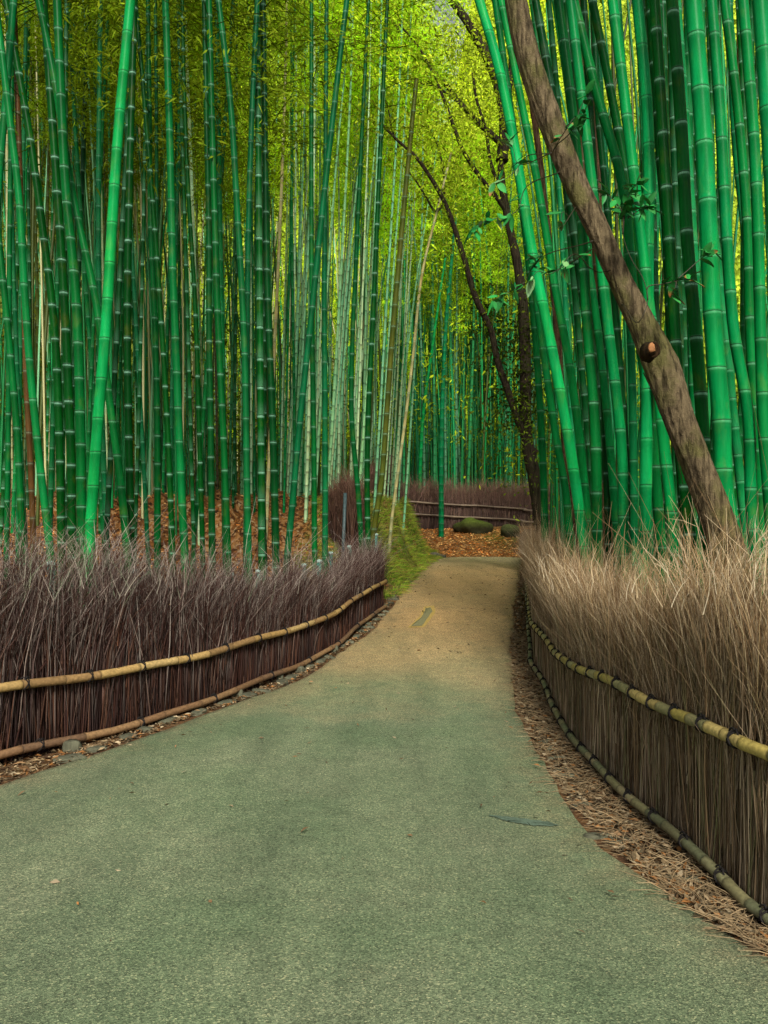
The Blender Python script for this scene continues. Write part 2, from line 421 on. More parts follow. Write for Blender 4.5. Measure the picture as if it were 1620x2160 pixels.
def crown_mesh(h=7.0, branches=50, per=105, spread=1.2, LL=.115, WW=.023):
    A = Acc(); lv, lq, lc = [], [], []
    base, dr, Ls, Ws, cs = [], [], [], [], []
    for b in range(branches):
        f = (b + rng.random()) / branches
        z0 = h * f ** .9
        az = rng.random() * 2 * math.pi
        ln = spread * (.55 + .6 * rng.random()) * (1.15 - .75 * f) * (.55 + .9 * min(1, f * 3))
        up = rng.uniform(.2, .75)
        d = np.array([math.cos(az), math.sin(az), up]); d /= np.linalg.norm(d)
        t = np.linspace(0, 1, 5)[:, None]
        Pb = np.array([0, 0, z0]) + d * ln * t + np.array([0, 0, -.42 * ln]) * t ** 2
        v, q, _ = sweep(Pb, np.linspace(.006, .002, 5), 3, False)
        A.add(v, q, c=(.25, .28, .08))
        m = int(per * (.6 + .8 * rng.random()))
        u = rng.beta(2.2, 1.1, m)
        p = np.stack([np.interp(u, t[:, 0], Pb[:, i]) for i in range(3)], -1)
        off = rng.normal(size=(m, 3)) * np.array([.19, .19, .07]) * ln
        base.append(p + off)
        dd = d * .7 + rng.normal(size=(m, 3)) * .65 + np.array([0, 0, -.35]); dr.append(unit(dd))
        Ls.append(LL * rng.uniform(.6, 1.2, m)); Ws.append(WW * rng.uniform(.7, 1.2, m))
        br = rng.uniform(.6, 1.25) * rng.uniform(.7, 1.3, m)
        yl = rng.random(m)[:, None]
        cs.append(br[:, None] * (np.array([1, 1, 1]) * (1 - yl * .5) + np.array([1.2, 1.1, .6]) * yl * .5))
    base = np.concatenate(base); dr = np.concatenate(dr)
    v, q = leaf_quads(base, dr, np.concatenate(Ls), np.concatenate(Ws), unit(rng.normal(size=(len(base), 3))))
    A.add(v, q, c=np.repeat(np.concatenate(cs), 4, axis=0))
    return A.mesh('crown', ML, False)
CROWN = [crown_mesh() for _ in range(5)]
CROWN_THIN = [crown_mesh(5.0, 30, 26, 1.2) for _ in range(3)]
LEAFC = {'dark': (.100, .125, .012), 'olive': (.185, .265, .016), 'lime': (.54, .80, .04), 'yellow': (.68, .86, .06), 'green': (.24, .36, .022)}  # lime and yellow put the centre canopy's glow into leaf colour

def setc(o, key):
    c = PAL[key] if isinstance(key, str) else key
    f = rng.uniform(.8, 1.2); g = rng.uniform(.88, 1.12)
    o.color = (c[0] * f * g, c[1] * f, c[2] * f / g, c[3])
def setl(o, key):
    c = LEAFC[key] if isinstance(key, str) else key
    f = rng.uniform(.7, 1.3); g = rng.uniform(.9, 1.12)
    o.color = (c[0] * f * g, c[1] * f, c[2] * f, 1)

# --- culms one can single out: picture-measured lean, distance, width
def hero(label, pts, wpx, D, key, group=None, top=None, crown=None, spacing=.3, n=12, dD=0.0):
    Pw = [P3(x, y, D) for x, y in pts]            # listed from the base upwards
    # down to the ground, up past the frame
    d0 = Pw[0] - Pw[1]; d0 = d0 / -d0[2] if d0[2] < 0 else np.array([0, 0, -1.])
    zb = float(H(Pw[0][0], Pw[0][1]))
    if Pw[0][2] > zb + .15: Pw = [Pw[0] + d0 * (Pw[0][2] - zb + .1) * np.array([.6, 0, 1])] + Pw
    d1 = Pw[-1] - Pw[-2]; d1 = d1 / d1[2]
    ztop = top or (max(Pw[-1][2] + 1.5, 9.0))
    z = Pw[-1][2]
    while z < ztop - .01:
        st = min(2.0, ztop - z); d1 = d1 * np.array([1.06, 1, 1]); Pw.append(Pw[-1] + d1 * st); z += st
    Pw = np.array(Pw)
    if dD: Pw[:, 1] += dD * (Pw[:, 2] - Pw[0, 2])
    base = np.array([Pw[0][0], Pw[0][1], zb])
    root = thing('bamboo', label, 'bamboo', base, group)
    S_ = spline(Pw, 60) - base
    r = wpx / 2 * D / F
    o = link('culm', culm_mesh(S_, r * 1.06, r * (.80 if ztop < 10 else .5), spacing, n), root); setc(o, key)
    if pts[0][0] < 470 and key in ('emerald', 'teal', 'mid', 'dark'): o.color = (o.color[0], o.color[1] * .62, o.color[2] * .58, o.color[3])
    if crown:
        cz = crown[0] if isinstance(crown, tuple) else 6.5
        c = link('crown', random.choice(CROWN_THIN), root)
        k = np.argmin(abs(S_[:, 2] - cz)); c.location = S_[k]
        tp = S_[-1] - S_[k]; c.rotation_euler = (-math.atan2(tp[1], tp[2]), math.atan2(tp[0], tp[2]), 0)
        setl(c, crown[1] if isinstance(crown, tuple) else 'dark')
    return root

GL, GR = 'bamboo standing behind the dark brush fence', 'bamboo standing behind the tan brush fence'
HEROES = [
 # left grove (label, points bottom->top, width, distance, colour, crown)
 ('brightest thick bamboo of the left grove, leaning slightly right with dark node rings', [(112, 660), (120, 540), (130, 420), (147, 160), (162, 0)], 13.5, 7.4, 'bright', None),
 ('bamboo cut off by the left edge of the photo at top, leaning right', [(-12, 420), (0, 205), (10, 90), (17, 0)], 9.5, 7.6, 'emerald', None),
 ('curved bamboo at far left that bends leftward as it rises above the fence', [(63, 690), (50, 580), (37, 452), (30, 352), (24, 250), (10, 130)], 9.5, 7.2, 'emerald', None),
 ('slim bamboo at the left edge arching left over the pale twigs of the fence', [(28, 680), (20, 520), (9, 400), (2, 330), (-8, 240)], 8.5, 7.5, 'mid', None),
 ('bamboo crossing behind the brightest culm, slanting from upper left to lower right', [(158, 690), (150, 602), (135, 492), (118, 370), (90, 240), (66, 90), (50, 10)], 10, 8.2, 'emerald', None),
 ('thick dark green bamboo with white node rings just left of the brightest culm', [(101, 660), (100, 552), (93, 352), (82, 240), (75, 100), (71, 0)], 12, 8.0, 'mid', None),
 ('dark green bamboo second to the left of the brightest culm', [(89, 660), (89, 632), (83, 440), (70, 220), (62, 110), (54, 0)], 11, 8.3, 'dark', None),
 ('dark bamboo third to the left of the brightest culm, leaning left', [(76, 660), (74, 560), (67, 400), (55, 300), (38, 175), (18, 60)], 10, 8.6, 'dark', ('x', 'olive')),
 ('dark bamboo rising straight behind the right side of the brightest culm', [(163, 700), (160, 560), (158, 420), (160, 250), (164, 100), (167, 0)], 9.5, 8.4, 'dark', None),
 ('tall mid green bamboo between the brightest culm and the pair with white rings, slightly wavy', [(229, 690), (225, 610), (219, 460), (214, 330), (211, 190), (205, 0)], 10, 8.2, 'emerald', None),
 ('slender dark bamboo bending left at its top, right of the wavy mid green culm', [(251, 680), (247, 540), (242, 380), (233, 230), (228, 100), (226, 0)], 6.5, 9.5, 'dark', ('x', 'olive')),
 ('straight bamboo with bright white node rings in the middle of the left grove', [(284, 730), (282, 680), (277, 540), (271, 420), (265, 230), (259, 0)], 8.5, 8.6, 'mid', ('x', 'olive')),
 ('teal green bamboo joining the white-ringed culm low down and parting from it above', [(309, 730), (306, 600), (303, 430), (294, 260), (285, 120), (272, 10)], 8.5, 8.8, 'teal', None),
 ('teal bamboo leaning right at its top, near the middle of the left grove', [(305, 720), (306, 560), (306, 420), (312, 150), (319, 0)], 7.5, 9.3, 'teal', None),
 ('bamboo leaning strongly right across the others near the bend in the left fence', [(356, 690), (360, 650), (372, 520), (385, 400), (402, 240), (418, 100), (430, 0)], 8, 9.6, 'teal', None),
 ('thin bamboo leaning left beside the wavy mid green culm', [(214, 690), (207, 520), (200, 400), (188, 235), (176, 90), (168, 0)], 7.5, 9.2, 'dark', ('x', 'olive')),
 ('dark slender bamboo standing right above the corner end of the left fence', [(456, 672), (455, 600), (456, 527), (462, 400), (468, 260), (473, 150)], 7, 12.2, 'dark', ('x', 'olive')),
 ('dark bamboo with slight left bow next to the corner end of the left fence', [(449, 690), (443, 600), (436, 520), (437, 420), (441, 330), (447, 200)], 6.5, 12.4, 'mid', ('x', 'olive')),
 ('brown leaning bamboo that rises from the mossy bank beside the fence corner', [(462, 668), (466, 640), (472, 602), (479, 517), (486, 420), (494, 330)], 7, 13.2, 'olive', None),
 ('straight teal bamboo with dark ring marks above the thin stakes of the fence', [(403, 700), (403, 560), (402, 352), (403, 250), (404, 120)], 7.5, 10.6, 'teal', ('x', 'olive')),
 ('bright narrow bamboo just left of the straight teal culm over the stakes', [(390, 715), (389, 560), (387, 420), (386, 250), (386, 120)], 7, 10.3, 'mid', ('x', 'olive')),
 ('broad dull dark bamboo between the leaning teal culm and the white-ringed one', [(342, 700), (339, 560), (334, 430), (331, 352), (329, 200)], 9.5, 9.8, 'deep', ('x', 'olive')),
 ('dull dark bamboo close beside the broad dull one and slightly thinner', [(328, 705), (324, 560), (320, 450), (318, 300), (320, 140)], 7, 9.9, 'deep', ('x', 'olive')),
 ('dark green bamboo directly left of the white-ringed culm in the left grove', [(263, 690), (261, 520), (259, 400), (259, 300), (256, 150)], 8.5, 9.2, 'deep', ('x', 'olive')),
 ('straight bamboo with faint rings right of the thin left-leaning culm', [(195, 680), (195, 540), (192, 400), (187, 280), (185, 120)], 8.5, 9.4, 'mid', ('x', 'olive')),
 ('dull bamboo at far left standing behind the curved culm', [(8, 690), (10, 560), (11, 420), (12, 300), (14, 150)], 6.5, 8.8, 'mid', ('x', 'olive')),
 ('olive brown bamboo stem low at far left between two green culms', [(42, 690), (38, 580), (33, 480), (30, 380)], 7, 8.9, 'brown', None),
 # right grove
 ('bright bamboo at the left side of the right grove, leaning left toward the path', [(728, 705), (721, 652), (706, 552), (683, 427), (661, 320), (641, 200), (616, 75), (594, 0)], 13.5, 7.2, 'bright', None),
 ('second leaning bamboo, partly behind the leaning tree and parallel to the bright edge culm', [(718, 542), (706, 452), (690, 367), (666, 225), (641, 100), (621, 0)], 10.5, 7.6, 'emerald', None),
 ('dark bamboo with white rings left of the leaning tree, upright from the straw tops', [(741, 705), (740, 650), (738, 540), (736, 502), (729, 420), (716, 200), (700, 60), (692, 0)], 13, 7.0, 'mid', None),
 ('narrow bamboo close behind the left-leaning bright culm at the edge of the right grove', [(676, 690), (674, 600), (668, 480), (658, 352), (645, 240)], 9, 10.2, 'mid', None),
 ('bamboo standing beneath the second leaning culm with short pale-ringed sections', [(708, 690), (700, 600), (691, 552), (676, 452), (660, 330)], 9.5, 8.6, 'emerald', None),
 ('thick bamboo leaning left behind the sprouts of the leaning tree', [(800, 470), (785, 360), (771, 225), (741, 120), (711, 0)], 13, 7.1, 'mid', None),
 ('dark bamboo beside the thick one behind the sprouts, slightly thinner and darker', [(815, 480), (800, 380), (788, 290), (764, 150), (736, 10)], 11.5, 7.4, 'dark', None),
 ('green bamboo curving left, left of the brightest straight culm in the right grove', [(775, 700), (773, 652), (771, 560), (763, 480), (752, 390), (742, 300)], 13, 6.7, 'emerald', None),
 ('brightest straight bamboo in the middle of the right grove, with thin dark rings', [(798, 725), (800, 620), (802, 520), (803, 350), (803, 150), (790, 0)], 15, 6.4, 'bright', None),
 ('dark bamboo with bold white rings passing behind the knot of the leaning tree', [(853, 690), (850, 652), (843, 552), (833, 420), (828, 300), (818, 175), (806, 0)], 14, 6.5, 'dark', None),
 ('deep green bamboo with bold white rings, left neighbour of the widest culm', [(879, 690), (876, 652), (871, 527), (863, 420), (852, 300), (845, 165), (833, 0)], 15.5, 6.0, 'dark', None),
 ('widest bamboo of the right grove, tall and bright above the foot of the leaning tree', [(912, 670), (906, 652), (893, 502), (885, 420), (878, 275), (871, 150), (859, 0)], 22, 5.7, 'emerald', None),
 ('bamboo right of the widest culm, bowed left with evenly spaced dark rings', [(936, 680), (933, 652), (926, 502), (911, 420), (901, 300), (893, 150), (885, 40)], 14, 6.2, 'emerald', None),
 ('slender dark bamboo second to the right of the widest culm', [(940, 560), (930, 420), (926, 280), (916, 150), (898, 0)], 12, 6.6, 'mid', None),
 ('tall bamboo near the right edge of the photo with regular dark rings', [(955, 640), (946, 520), (943, 420), (936, 200), (921, 0)], 14, 6.1, 'emerald', None),
 ('bright bamboo cut off by the upper right edge of the photo', [(968, 400), (956, 200), (948, 80), (942, 0)], 20, 5.2, 'bright', None),
 ('dark bamboo with white rings just right of the brightest straight culm', [(858, 640), (845, 520), (838, 420), (826, 300), (822, 150), (816, 0)], 11, 7.3, 'mid', None),
 ('dull bamboo filling the gap left of the brightest straight culm', [(786, 700), (785, 560), (783, 450), (778, 330), (780, 200), (770, 60)], 10, 7.8, 'teal', None),
 ('bamboo with pale base rings between the leaning tree foot and the brightest straight culm', [(836, 690), (834, 652), (822, 540), (815, 470), (806, 390)], 14, 6.3, 'emerald', None),
 ('dark bamboo at the foot of the leaning tree, left of it, with white rings', [(858, 700), (853, 640), (846, 570), (842, 500)], 14, 6.2, 'dark', None),
 ('thin bamboo between the upright white-ringed culm and the left-curving one', [(755, 690), (753, 600), (749, 480), (745, 352), (735, 200), (727, 60)], 10, 7.7, 'deep', None),
 ('slim bamboo at right edge standing behind the tall ringed culm', [(948, 650), (938, 500), (930, 350), (912, 180), (905, 30)], 10, 7.2, 'teal', None),
 ('dark olive bamboo seen in the gap right of the leaning tree top', [(766, 420), (758, 330), (752, 250), (742, 150), (737, 40)], 9, 7.9, 'deep', None),
 ('bamboo rising behind the tree top at upper right, left of the sprout cluster', [(740, 400), (726, 300), (716, 210), (704, 110), (688, 0)], 10, 7.6, 'emerald', None),
 # centre
 ('pale dead bamboo leaning right over the mossy bank beside the pale cluster', [(486, 640), (490, 610), (497, 560), (511, 450), (525, 330), (541, 265), (560, 188)], 3.9, 16.5, 'straw', None),
 ('single green bamboo standing in front of the far brush fence', [(547, 652), (547, 560), (549, 480), (553, 400), (562, 300)], 6.5, 29.5, 'teal', ('x', 'green')),
 ('bright leaning bamboo by the far fence, slanted to the right at its top', [(520, 610), (526, 500), (536, 430), (543, 380)], 4.8, 33.0, 'emerald', ('x', 'green')),
]
for (lab, pts, w, D, key, cr) in HEROES:
    left = pts[0][0] < 480
    c = None
    if cr: c = (P3(0, 230 if D < 20 else 330, D)[2], cr[1])
    top = None if not cr else (P3(0, 0, D)[2] + 2.5 if D < 20 else 13)
    if 'dead' in lab: top = P3(0, 185, D)[2]
    hero(lab, pts, w, D, key, top=top, crown=c, n=14 if w > 11 else 10, spacing=.34 if (not left and D < 8) else .3)

# --- rows of culms nothing tells apart: shared meshes, own objects
def proto_culm(L, r, bend, n, rings):
    t = np.linspace(0, 1, 40)
    a = rng.uniform(0, 6.28)
    x = bend * t ** 2.2 + .06 * np.sin(t * 7 + a) * t; y = .05 * np.sin(t * 6 + a * 2) * t
    return culm_mesh(np.stack([x, y, t * L - .1], -1), r, r * .45, .3, n, rings)
PM = [proto_culm(14, .047, rng.uniform(-.9, .9), 8, 'mid') for _ in range(7)]
PF = [proto_culm(14, .045, rng.uniform(-.9, .9), 6, 'far') for _ in range(5)]
proto_done = {}
def filler(label, group, px, D, protos, scale, key, crown=None, cz=(7, 9), lean=(0, 0), rz=None):
    x = (px - CX) / F * D
    root = bpy.data.objects.new('bamboo', None); COL.objects.link(root)
    root['label'] = label; root['category'] = 'bamboo'; root['group'] = group
    root.location = (x, D, float(H(x, D)))
    root.rotation_euler = (lean[1], lean[0], 0)
    c = bpy.data.objects.new('culm', random.choice(protos)); COL.objects.link(c); c.parent = root
    c.rotation_euler = (0, 0, rz if rz is not None else rng.uniform(0, 6.28)); c.scale = (scale[0], scale[0], scale[1])
    setc(c, key)
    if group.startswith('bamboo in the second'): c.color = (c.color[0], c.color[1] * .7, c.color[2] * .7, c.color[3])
    if crown:
        k = bpy.data.objects.new('crown', random.choice(CROWN)); COL.objects.link(k); k.parent = root
        k.location = (0, 0, rng.uniform(*cz)); k.rotation_euler = (0, 0, rng.uniform(0, 6.28)); s = rng.uniform(.85, 1.2); k.scale = (s, s, s)
        setl(k, crown)
def xlim(D, margin): return CX + F * (float(xl(min(D, 13))) - margin) / D
n_f = 0
# A: behind the left fence, second row
for i in range(28):
    D = rng.uniform(9.0, 13.5); hi = min(xlim(D, .5), 455)
    px = -15 + (hi + 15) * ((i * .618) % 1)
    if 225 < px and rng.random() < .55: continue
    crn = None if D < 9.4 or i % 3 == 0 or px > 370 else ('olive' if px < 150 or i % 2 else 'green')
    filler('dark green bamboo in the second row of the left grove', 'bamboo in the second row of the left grove', px, D, PM, (rng.uniform(.55, .95), 1), random.choice(['mid', 'dark', 'deep', 'emerald', 'dark', 'teal']), crn, (5.6, 7.6), (rng.normal() * .04, rng.normal() * .02)); n_f += 1
# B: deep in the left grove
for i in range(88):
    D = rng.uniform(14, 27); px = -15 + 405 * ((i * .618 + .31) % 1)
    f = px / 405
    key = random.choice(['dark', 'deep', 'mid', 'olive', 'brown', 'straw', 'olive']) if rng.random() > f * .8 else random.choice(['mint', 'emerald', 'pale', 'pale', 'mid'])
    filler('slim bamboo deep inside the left grove', 'bamboo deep inside the left grove', px, D, PM if D < 19 else PF, (rng.uniform(.5, .9), rng.uniform(.95, 1.2)), key, (random.choice(['dark', 'olive', 'olive']) if px < 220 else random.choice(['olive', 'green', 'lime', 'lime'])) if i % 4 and px < 340 else None, (6.4, 9.6), (rng.normal() * .035, rng.normal() * .02)); n_f += 1
# C: pale cluster beside the path
for i in range(66):
    D = rng.uniform(15.5, 25); px = 350 + (150 if D > 20 else 120) * ((i * .618) % 1)
    key = random.choice(['pale', 'mint', 'mint', 'mint', 'pale', 'mint'])
    filler('slim pale bamboo in the sunlit cluster left of the mossy bank', 'pale bamboo cluster by the mossy bank', px, D, PF, (rng.uniform(.45, .8), rng.uniform(.8, .95)), key, random.choice(['lime', 'yellow', 'lime']) if i % 5 < 2 else None, (7.4, 9.0), (.05 + rng.normal() * .02, rng.normal() * .02), rng.choice([0, .4, -.4])); n_f += 1
# D: behind the far fence
for i in range(52):
    D = rng.uniform(33.2, 42); px = 488 + 178 * ((i * .618) % 1)
    filler('green bamboo in the stand behind the far brush fence', 'bamboo behind the far brush fence', px, D, PF, (rng.uniform(1.1, 1.7), rng.uniform(.95, 1.25)), random.choice(['teal', 'emerald', 'mid', 'dark', 'emerald', 'mint', 'deep']), random.choice(['lime', 'green', 'olive', 'lime']), (8, 11), (rng.normal() * .04, 0)); n_f += 1
# E: right grove, rows behind
for i in range(44):
    D = rng.uniform(8.2, 14); px = 672 + 320 * ((i * .618) % 1)
    if (px - CX) / F * D < float(xr(D)) + .5: continue
    filler('bamboo standing in the rear rows of the right grove', 'bamboo in the rear rows of the right grove', px, D, PM, (rng.uniform(.95, 1.35), 1), random.choice(['mid', 'deep', 'deep', 'dark', 'teal', 'brown', 'deep']), None, lean=(-.03 + rng.normal() * .04, rng.normal() * .02)); n_f += 1
print('fillers', n_f, 'heroes', len(HEROES))

# --- what nobody could count: the thicket and leaf mass behind everything
A = Acc()
K = 900
tv, tq, tc = [], [], []
for i in range(K):
    if i < 300: D = rng.uniform(27, 50); px = rng.uniform(-60, 480)
    elif i < 420: D = rng.uniform(42, 58); px = rng.uniform(440, 720)
    elif i < 570: D = rng.uniform(14.5, 27); px = rng.uniform(-60, 225)
    elif i < 710: D = rng.uniform(34, 42); px = rng.uniform(478, 690)
    else: D = rng.uniform(15, 36); px = rng.uniform(670, 1060)
    x = (px - CX) / F * D
    if x < xr(D) + .6 and i >= 710: continue
    z0 = float(H(x, D)); L = rng.uniform(11, 15); le = rng.normal(size=2) * .06
    t = np.linspace(0, 1, 12)
    Pp = np.stack([x + le[0] * L * t ** 2 + 0 * t, D + le[1] * t * L, z0 + t * L], -1)
    v, q, _ = sweep(Pp, np.linspace(.045, .02, 12) * (rng.uniform(.8, 1.2) if not 420 <= i < 570 else rng.uniform(.45, .8)), 5, False)
    c = np.array([PAL[random.choice(['mid', 'mid', 'dark', 'olive', 'emerald', 'straw' if px < 440 else 'mid', 'mint' if px < 480 else 'teal'])][:3]]) * rng.uniform(.7, 1.2)
    A.add(v, q, c=c[0])
link('bamboo_thicket', A.mesh('bamboo_thicket', m_vc('distant culms', .5, .3)), kind='stuff')
def leafmass(name, boxes):
    base, cs, Ls = [], [], []
    for (n, pxr, Dr, zr, col, sz, cl) in boxes:
        nc = max(1, n // cl)
        D = rng.uniform(*Dr, nc); px = rng.uniform(*pxr, nc); x = (px - CX) / F * D
        z = rng.uniform(*zr, nc)
        x = np.repeat(x, cl); D = np.repeat(D, cl); z = np.repeat(z, cl)
        p = np.stack([x, D, z], -1) + rng.normal(size=(nc * cl, 3)) * np.array([.95, .8, .24])
        cb = np.repeat(rng.uniform(.35, 1.5, nc), cl) * rng.uniform(.7, 1.3, nc * cl)
        yl = np.repeat(rng.random(nc), cl)[:, None]
        base.append(p); cs.append(np.array(col) * cb[:, None] * (1 + yl * np.array([.35, .1, -.2]))); Ls.append(sz * rng.uniform(.6, 1.3, nc * cl))
    base = np.concatenate(base); Ls = np.concatenate(Ls); m = len(base)
    ok = ~((abs(CX + F * base[:, 0] / base[:, 1] - 548) < 15) & (HY - F * (base[:, 2] - EYE) / base[:, 1] < 30) & (base[:, 1] > 30))
    base, Ls = base[ok], Ls[ok]; cs = [np.concatenate(cs)[ok]]; m = len(base)
    d = unit(rng.normal(size=(m, 3)) * np.array([1, 1, .6]) + np.array([0, 0, -.35]))
    v, q = leaf_quads(base, d, Ls, Ls * .3, unit(rng.normal(size=(m, 3))))
    o = link(name, mesh(name, v, q, np.repeat(np.concatenate(cs), 4, axis=0), False, ML), kind='stuff'); o.color = (1, 1, 1, 1)
leafmass('far_foliage', [  # brighter boxes in the centre: canopy glow given as leaf colour
    (36000, (-90, 330), (26, 44), (4, 27), (.13, .165, .015), .22, 60),
    (20000, (-80, 430), (30, 48), (2.5, 10), (.10, .13, .018), .22, 60),
    (52000, (260, 580), (32, 60), (6, 38), (.56, .80, .04), .22, 60),
    (60000, (460, 720), (42, 60), (5, 46), (.68, .84, .055), .24, 60),
    (9000, (430, 720), (46, 60), (2, 9), (.24, .32, .022), .30, 40),
    (34000, (660, 1060), (22, 44), (1.5, 33), (.34, .48, .03), .20, 60),
])
# wooded hillside that closes the view
th = np.linspace(-1.1, 1.1, 150); ss = np.linspace(0, 1, 40)
TH, SS = np.meshgrid(th, ss)
RD = 52 + 34 * SS + 1.6 * np.sin(TH * 23 + SS * 9) + 1.3 * np.sin(TH * 41 - SS * 17)
HZ = 1.0 + 62 * SS ** .85 + 1.2 * np.sin(TH * 31 + SS * 21)
HZ = HZ * (1 - .32 * np.exp(-((TH - .071) / .03) ** 2))
HX = np.sin(TH) * RD; HYY = np.cos(TH) * RD
V = np.stack([HX, HYY, HZ], -1).reshape(-1, 3); nx = len(th)
ii = (np.arange(len(ss) - 1)[:, None] * nx + np.arange(nx - 1)[None, :])
Q = np.stack([ii, ii + 1, ii + nx + 1, ii + nx], -1).reshape(-1, 4)
g_ = sstep(TH, -.38, -.02)
cc = np.array([.11, .135, .018]) * (1 - g_[..., None]) + np.array([.34, .46, .03]) * g_[..., None]  # centre tinted brighter, carrying the canopy glow on as colour
cc = cc * (.35 + .65 * sstep(SS, 0, .25))[..., None] * rng.uniform(.6, 1.3, TH.shape)[..., None]
def m_hill():
    m, nt, out = mat('wooded slope'); a = vcol(nt)
    v = N(nt, 'ShaderNodeTexVoronoi', i_Scale=2.6); nt.links.new(coords(nt), v.inputs['Vector'])
    sp = nt.nodes.new('ShaderNodeSeparateColor'); nt.links.new(v.outputs['Color'], sp.inputs[0])
    c = mixc(nt, 1.0, a.outputs[0], ramp(nt, sp.outputs[0], [(0, (.3, .3, .3)), (1, (1.5, 1.5, 1.5))]), 'MULTIPLY')
    pbsdf(nt, out, c, .9, .1, v.outputs['Distance'], 1, .5); return m
link('hill', mesh('hill', V, Q, cc.reshape(-1, 3), True, m_hill()), kind='structure')

# ------------------------------------------------------------------ brush fences
def twig_strips(P0, P1, P2, w, c0, c1):
    """n bent twigs as three-sided slivers. P0,P1,P2 (n,3): base, middle, tip; w (n,) half width"""
    n = len(P0); ax = unit(P2 - P0)
    sa = unit(np.cross(ax, unit(rng.normal(size=(n, 3))))); sb = np.cross(ax, sa)
    ang = [0, 2.094, 4.189]
    rows = []
    for P, k in ((P0, 1.0), (P1, .85), (P2, .35)):
        rows.append(np.stack([P + (sa * math.cos(a) + sb * math.sin(a)) * (w * k)[:, None] for a in ang], 1))
    V = np.stack(rows, 1).reshape(-1, 3)            # n,3rows,3
    o = np.arange(n)[:, None] * 9
    q = []
    for r in (0, 3):
        for j in range(3):
            k = (j + 1) % 3; q.append([r + j, r + k, r + 3 + k, r + 3 + j])
    Q = (o[:, None, :] + np.array(q)[None]).reshape(-1, 4)
    cm = c0 + (c1 - c0) * .55
    C = np.repeat(np.stack([c0, cm, c1], 1), 3, axis=1).reshape(-1, 3)
    return V, Q, C

